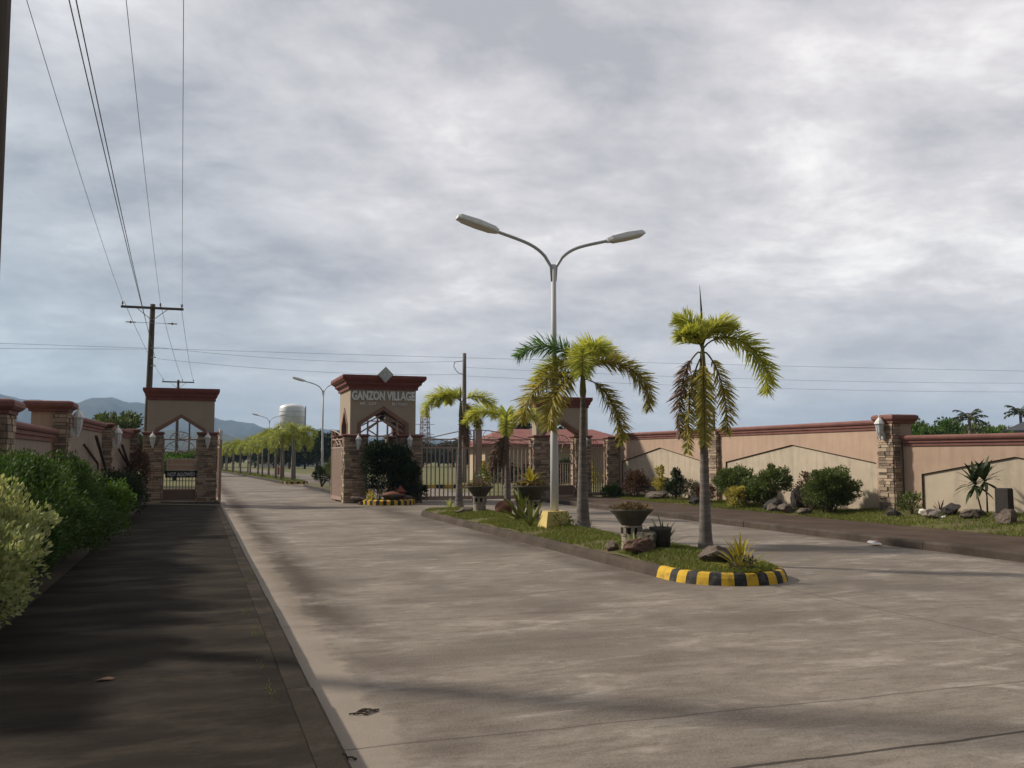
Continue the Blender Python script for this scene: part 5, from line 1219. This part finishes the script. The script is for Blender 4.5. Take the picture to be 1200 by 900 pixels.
blade_plant('dracaena', 'yellow leaved plant against the low wall at the right edge', 'plant', (17.3, 14.2, vz(17.3, 14.2) + .2), 20, .42, .05, M['yellowleaf'], .9, .5, stalk=.25)
# litter
p = at(1071, 638, .0)
t = thing('litter_wrapper', 'crumpled white plastic wrapper on the road by the right kerb', 'litter', (12.2, p.y + .05, .004), R(70))
mb = MB(); nn = 9; vs = []
for i in range(nn):
    for j in range(6): vs.append((-.16 + .32 * i / 8 + random.uniform(-.012, .012), -.09 + .18 * j / 5 + random.uniform(-.01, .01), .03 + random.uniform(0, .06) * (1 if 0 < i < 8 and 0 < j < 5 else .4)))
mb.add(vs, [(i * 6 + j, i * 6 + j + 1, (i + 1) * 6 + j + 1, (i + 1) * 6 + j) for i in range(8) for j in range(5)]); mb.build('film', M['litter'], t)
mb = MB(); mb.add([(x + .0, y, z + .012) for x, y, z in vs[18:30]], [(0, 1, 7, 6), (1, 2, 8, 7)]); mb.build('print_patch', M['litterred'], t)
p = at(122, 796, .13)
mb = MB(); mb.add([(-.06, 0, .004), (-.02, -.03, .016), (.05, -.01, .006), (.07, .012, .012), (.02, .035, .018), (-.03, .025, .006)], [(0, 1, 5), (1, 2, 4, 5), (2, 3, 4)]); tag(mb.build('fallen_leaf', M['leafbrown'], None, False, (p.x, p.y, .122)), 'single dry brown leaf lying on the dark sidewalk', 'leaf')
for i, (px, py, lab) in enumerate(((428, 836, 'dark scrap of dirt and twigs on the road beside the gutter'), (412, 890, 'short twig on the gutter at the bottom of the photograph'))):
    p = at(px, py); t = thing('twig', lab, 'twig', (p.x, p.y, .0)); mb = MB()
    for q in range(7 if i == 0 else 2):
        a = random.uniform(0, 3.1); l = random.uniform(.03, .08); c = (random.uniform(-.06, .06) * (1 - i), random.uniform(-.05, .05) * (1 - i)); mb.tube([(c[0] - l * math.cos(a), c[1] - l * math.sin(a), .006), (c[0], c[1], .014), (c[0] + l * math.cos(a), c[1] + l * math.sin(a), .006)], .005, 5)
    mb.build('stick', M['bark'], t)
# weeds in the seams of the left walk
def seam_pts(n):
    c = [(.50, 6.5), (.48, 7.2), (.52, 8.6), (.62, 12.2), (.75, 13.0), (.5, 9.6)]
    k = rng.integers(0, len(c), n); c = np.array(c); return c[k] + rng.normal(0, 1, (n, 2)) * np.array([.02, .14])
struct(grass_blades(seam_pts, 90, .022, M['grass'], 'seam_weeds', lambda XY: np.full(len(XY), .12), .004), 'stuff')

# ================================================================== BEYOND THE GATE
random.seed(77)
t = thing('water_tank', 'shiny steel water tank on a tall frame above the far palms', 'water tank', (21.5, 228, 0))
Rk = 3.0
mb = MB(); mb.lathe([(Rk * .9, 8.6), (Rk, 8.9), (Rk, 13.8), (Rk * .93, 14.2), (Rk * .6, 14.6), (.3, 14.8)], 32); mb.build('tank', M['tank'], t, True)
mb = MB()
for z in (10.2, 11.5, 12.8): mb.lathe([(Rk + .05, z), (Rk + .05, z + .10)], 32)
mb.build('hoops', M['galv'], t)
mb = MB(); mb.lathe([(Rk + .9, 8.3), (Rk + .9, 8.58)], 24); mb.build('platform', M['galv'], t)
for a in range(6):
    mb = MB(); c_, s_ = math.cos(a * math.pi / 3), math.sin(a * math.pi / 3); mb.tube([(Rk * .9 * c_, Rk * .9 * s_, -.1), (Rk * .9 * c_, Rk * .9 * s_, 8.3)], .22, 8); mb.build('leg', M['house'], t)
mb = MB()
for a in range(6):
    a0, a1 = a * math.pi / 3, (a + 1) * math.pi / 3
    for z0, z1 in ((.5, 4.2), (4.2, 8)):
        mb.bar((Rk * .9 * math.cos(a0), Rk * .9 * math.sin(a0), z0), (Rk * .9 * math.cos(a1), Rk * .9 * math.sin(a1), z1), .10)
mb.build('brace', M['galv'], t)
mb = MB(); mb.box(Rk + .05, Rk + .3, -.3, .3, 8.6, 14.2); mb.build('ladder', M['galv'], t)

def polar(px, dist):
    x = (px - 600) / F_PX; a = math.atan(x) + YAW; return (math.sin(a) * dist, math.cos(a) * dist, 0)
def house(label, loc, w, d, h, rh, roofm, wallm, rz=0, wins=3, hip=.45):
    t = thing('house', label, 'house', loc, rz)
    mb = MB(); mb.box(-w / 2, w / 2, -d / 2, d / 2, -.1, h); mb.build('wall', M[wallm], t)
    o = .7; mb = MB()
    k = hip * d / 2
    V = [(-w / 2 - o, -d / 2 - o, h), (w / 2 + o, -d / 2 - o, h), (w / 2 + o, d / 2 + o, h), (-w / 2 - o, d / 2 + o, h), (-w / 2 + k, 0, h + rh), (w / 2 - k, 0, h + rh)]
    V += [(x, y, z - .18) for x, y, z in V[:4]]
    mb.add(V, [(0, 1, 5, 4), (1, 2, 5), (2, 3, 4, 5), (3, 0, 4), (6, 7, 1, 0), (7, 8, 2, 1), (8, 9, 3, 2), (9, 6, 0, 3), (9, 8, 7, 6)]); mb.build('roof', M[roofm], t)
    for i in range(wins):
        x = -w / 2 + w * (i + .5) / wins; f_ = MB(); f_.box(x - .75, x + .75, -d / 2 - .06, -d / 2 - .002, .9, 2.2); wf = f_.build('window', M['white'], t)
        f_ = MB(); f_.box(x - .66, x - .03, -d / 2 - .075, -d / 2 - .062, .99, 2.11); f_.box(x + .03, x + .66, -d / 2 - .075, -d / 2 - .062, .99, 2.11); f_.build('pane', M['glass'], wf)
    return t
house('cream house with red roof behind the closed vehicle gate', (24.6, 64, 0), 10.5, 8, 2.65, 1.15, 'roofred', 'house', R(-8), 0)
house('pale low building with grey roof below the water tank', (18.6, 185, 0), 14, 7, 3.0, 1.4, 'roofgrey', 'white', R(-6), 4)
house('dark roofed house showing above the low wall at the right edge', (*polar(1300, 86)[:2], 0), 13, 9, 3.8, 1.5, 'roofgrey', 'house', R(-48), 3)
t = thing('low_wall', 'short white wall in the field seen through the gate bars', 'wall', (20.5, 108, 0), R(-10))
for i in range(5):
    mb = MB(); mb.box(-2.4 + i * 1.0, -2.4 + i * 1.0 + .93, -.12, .12, -.1, 1.45); mb.build('panel', M['white'], t)
t = thing('drum', 'small red drum standing on the road below the far palms', 'drum', (7.9, 96, 0)); t.scale = (.6, .6, .75); mb = MB(); mb.lathe([(.3, 0), (.32, .02), (.30, .3), (.32, .32), (.30, .6), (.32, .62), (.3, .95)], 16); mb.build('body', M['redcloth'], t); mb = MB(); mb.lathe([(.29, .951), (.27, .97)], 16); mb.build('lid', M['redcloth'], t)
mb = MB()
for i in range(14):
    mb.cur = i % 2; mb.box(8.6 + i * .5, 9.1 + i * .5, 50, 50.2, -.02, .19)
tag(mb.build('painted_kerb', [M['kerbblack'], M['kerbyellow']]), 'far yellow and black kerb seen through the bars beside the tower', 'kerb')
bush('topiary_shrub', 'round clipped shrub on the far island left of the open gate leaf', 'shrub', (6.75, 46.5, .15), [((0, 0, 1.05), (.85, .85, .72))], .10, 6000, M['mid'], clumps=34, cr=(.18, .28), stems=3, stem_r=.05)
bush('topiary_shrub', 'lower clipped shrub left of the round one on the far island', 'shrub', (6.35, 49.0, .15), [((0, 0, .62), (.75, .8, .48))], .10, 6000, M['dark'], clumps=34, cr=(.18, .28), stems=3, stem_r=.05)
bush('shrub', 'dry pinkish plants below the clipped shrubs on the far island', 'shrub', (6.85, 45.2, .15), [((-.2, 0, .22), (.6, .6, .28))], .12, 3000, M['grey'], clumps=20)
bush('shrub', 'yellow leaved shrub seen through the closed gate bars', 'shrub', (13.6, 44.5, .0), [((0, 0, .75), (.45, .4, .75))], .16, 2400, M['yellowleaf'], clumps=16)
bush('shrub', 'dark green shrubs before the red roofed house behind the gate', 'shrub', (17.8, 50, 0), [((-1.4, 0, .8), (1.1, .8, .9)), ((.8, 0, .75), (1.1, .8, .85)), ((2.6, 0, .7), (.9, .8, .8))], .15, 2400, M['dark'], clumps=24)
bush('shrub', 'yellow flowering shrub behind the right pedestrian arch', 'shrub', (19.2, 44, 0), [((0, 0, .65), (.6, .5, .65)), ((1.3, 0, .6), (.5, .5, .6))], .13, 2200, M['frondold'], clumps=16)

def tree(label, loc, h, w, m, leaf=.35, per=700, group=None, seed=0, trunk=.18, low=.35):
    random.seed(seed); t = thing('tree', label, 'tree', loc, 0, group)
    blobs = []
    for i in range(7):
        a = i * 2.4; rr = w * (.12 + .30 * random.random()); blobs.append(((rr * math.cos(a), rr * math.sin(a), h * (low + .12 + (.75 - low) * random.random())), (w * .30, w * .30, h * .20 + w * .04)))
    P, D = clump_points(blobs, per, .3, 18, (.28, .5), .3); V, Fc = leaves(P, D, leaf, .5); raw('crown', V, Fc, m, t)
    mb = MB(); mb.tube([(0, 0, -.2), (.05, 0, h * .3), (0, .05, h * .6)], [trunk, trunk * .8, trunk * .4], 8)
    for b in blobs[:4]: mb.tube([(0, 0, h * .28), Vector(b[0]) * .55 + Vector((0, 0, h * .18)), b[0]], [trunk * .5, trunk * .35, trunk * .12], 6)
    mb.build('trunk', M['bark'], t, True)
    return t
g = 'dark trees beyond the far palms'
specs = [(372, 125, 4.6, 4.0), (386, 132, 4.9, 4.2), (400, 128, 4.2, 4.0), (358, 150, 4.0, 4.0), (340, 150, 3.4, 4.4), (322, 160, 3.4, 5), (300, 170, 3.6, 5), (282, 175, 3.8, 5), (262, 180, 4.0, 5), (243, 178, 3.8, 5)]
labs = ['dark tree just left of the open gate leaf', 'tallest dark tree behind the second street lamp', 'dark tree partly behind the tower left edge', 'dark tree between the water tank and the second lamp', 'dark low tree under the water tank', 'dark tree line behind the far palm row, nearest the tank', 'dark tree behind the middle of the far palm row', 'dark tree behind the farthest palms', 'dark tree at the far left end of the road', 'dark tree glimpsed right of the left arch']
for i, ((px, d, h, w), lab) in enumerate(zip(specs, labs)): tree(lab, polar(px, d), h, w, M['dark'], .38, 420, g, 100 + i, low=.15)
g = 'trees in the field behind the closed gate'
for i, (px, d, h, w, lab) in enumerate(((496, 175, 4.6, 7, 'dark tree in the gap right of the tower'), (514, 185, 4.2, 7, 'dark tree below the lattice mast'), (532, 180, 4.4, 7, 'dark tree behind the tall thin palm'), (552, 170, 4.4, 6, 'dark tree behind the gate centre post'), (470, 180, 4.5, 7, 'dark tree seen through the tower grille'), (445, 180, 4.5, 7, 'dark tree seen through the lower left tower grille'))):
    tree(lab, polar(px, d), h, w, M['dark'], .42, 380, g, 200 + i, low=.12)
tree('dark round tree above the red roof behind the short palm', polar(608, 74), 4.6, 2.4, M['dark'], .24, 900, None, 301)
tree('dark tree in the opening of the right pedestrian arch', polar(664, 78), 4.7, 2.6, M['dark'], .24, 900, None, 302)
g = 'trees above the low right wall'
for i, (px, d, h, w, m, lab) in enumerate(((1078, 92, 4.7, 4, 'mid', 'tree just right of the capped pillar'), (1100, 90, 4.6, 4.4, 'hedgelight', 'yellow green tree above the low wall'), (1120, 95, 5.1, 3.4, 'mid', 'feathery tree left of the small palm'), (1150, 100, 4.5, 4.4, 'mid', 'low tree between the small palm and the roof'), (1174, 76, 4.0, 2.4, 'hedgelight', 'bright low tree below the grey roof'))):
    tree(lab, polar(px, d), h, w, M[m], .30, 700, g, 400 + i, low=.25)
for px, d, h, lab in ((1136, 84, 4.7, 'small coconut palm above the low right wall'), (1196, 92, 5.4, 'coconut palm above the grey roof at the right edge')):
    t = thing('coconut_palm', lab, 'palm', polar(px, d)); mb = MB(); mb.tube([(0, 0, -.2), (.1, 0, h * .5), (0, 0, h)], [.2, .14, .11], 8); mb.build('trunk', M['greywood'], t, True)
    for i in range(11):
        frond(t, Vector((0, 0, h)), i * 2.4, R(80 - i * 6), 1.6, R(85), M['dark'], stations=18, ll=.5, lw=.09, plume=1, lrad=.03)
for px, d, h, w, lab in ((128, 60, 5.2, 3.2, 'light leafy tree top just above the left wall'), (146, 60, 4.0, 3.0, 'small tree top above the left wall near the pole'), (236, 90, 3.6, 4, 'leafy tree seen through the left pedestrian gate'), (206, 75, 2.8, 3.2, 'yellow green bush seen through the left pedestrian gate')):
    tree(lab, polar(px, d), h - .9, w, M['hedgelight' if 'yellow' in lab else 'mid'], .26, 800, None, 500 + px, low=.2)
# lattice transmission mast
x, y, _ = polar(498, 560)
t = thing('lattice_mast', 'thin red and white lattice mast on the horizon right of the tower', 'mast', (x, y, 0))
mb = MB(); H_ = 30; n = 9
for i in range(n):
    z0, z1 = H_ * i / n, H_ * (i + 1) / n; w0 = 3.2 * (1 - .42 * i / n); w1 = 3.2 * (1 - .42 * (i + 1) / n)
    for sx_ in (-1, 1):
        for sy_ in (-1, 1): mb.bar((sx_ * w0, sy_ * w0, z0), (sx_ * w1, sy_ * w1, z1), .5)
    for s_ in (-1, 1): mb.bar((-w0, s_ * w0, z0), (w1, s_ * w1, z1), .28); mb.bar((w0, s_ * w0, z0), (-w1, s_ * w1, z1), .28); mb.bar((-w1, s_ * w1, z1), (w1, s_ * w1, z1), .3)
mb.build('lattice', M['lattice'], t)
mb = MB()
for z in (22, 16): mb.bar((-6, 0, z), (6, 0, z), .3)
mb.build('crossarm', M['lattice'], t)
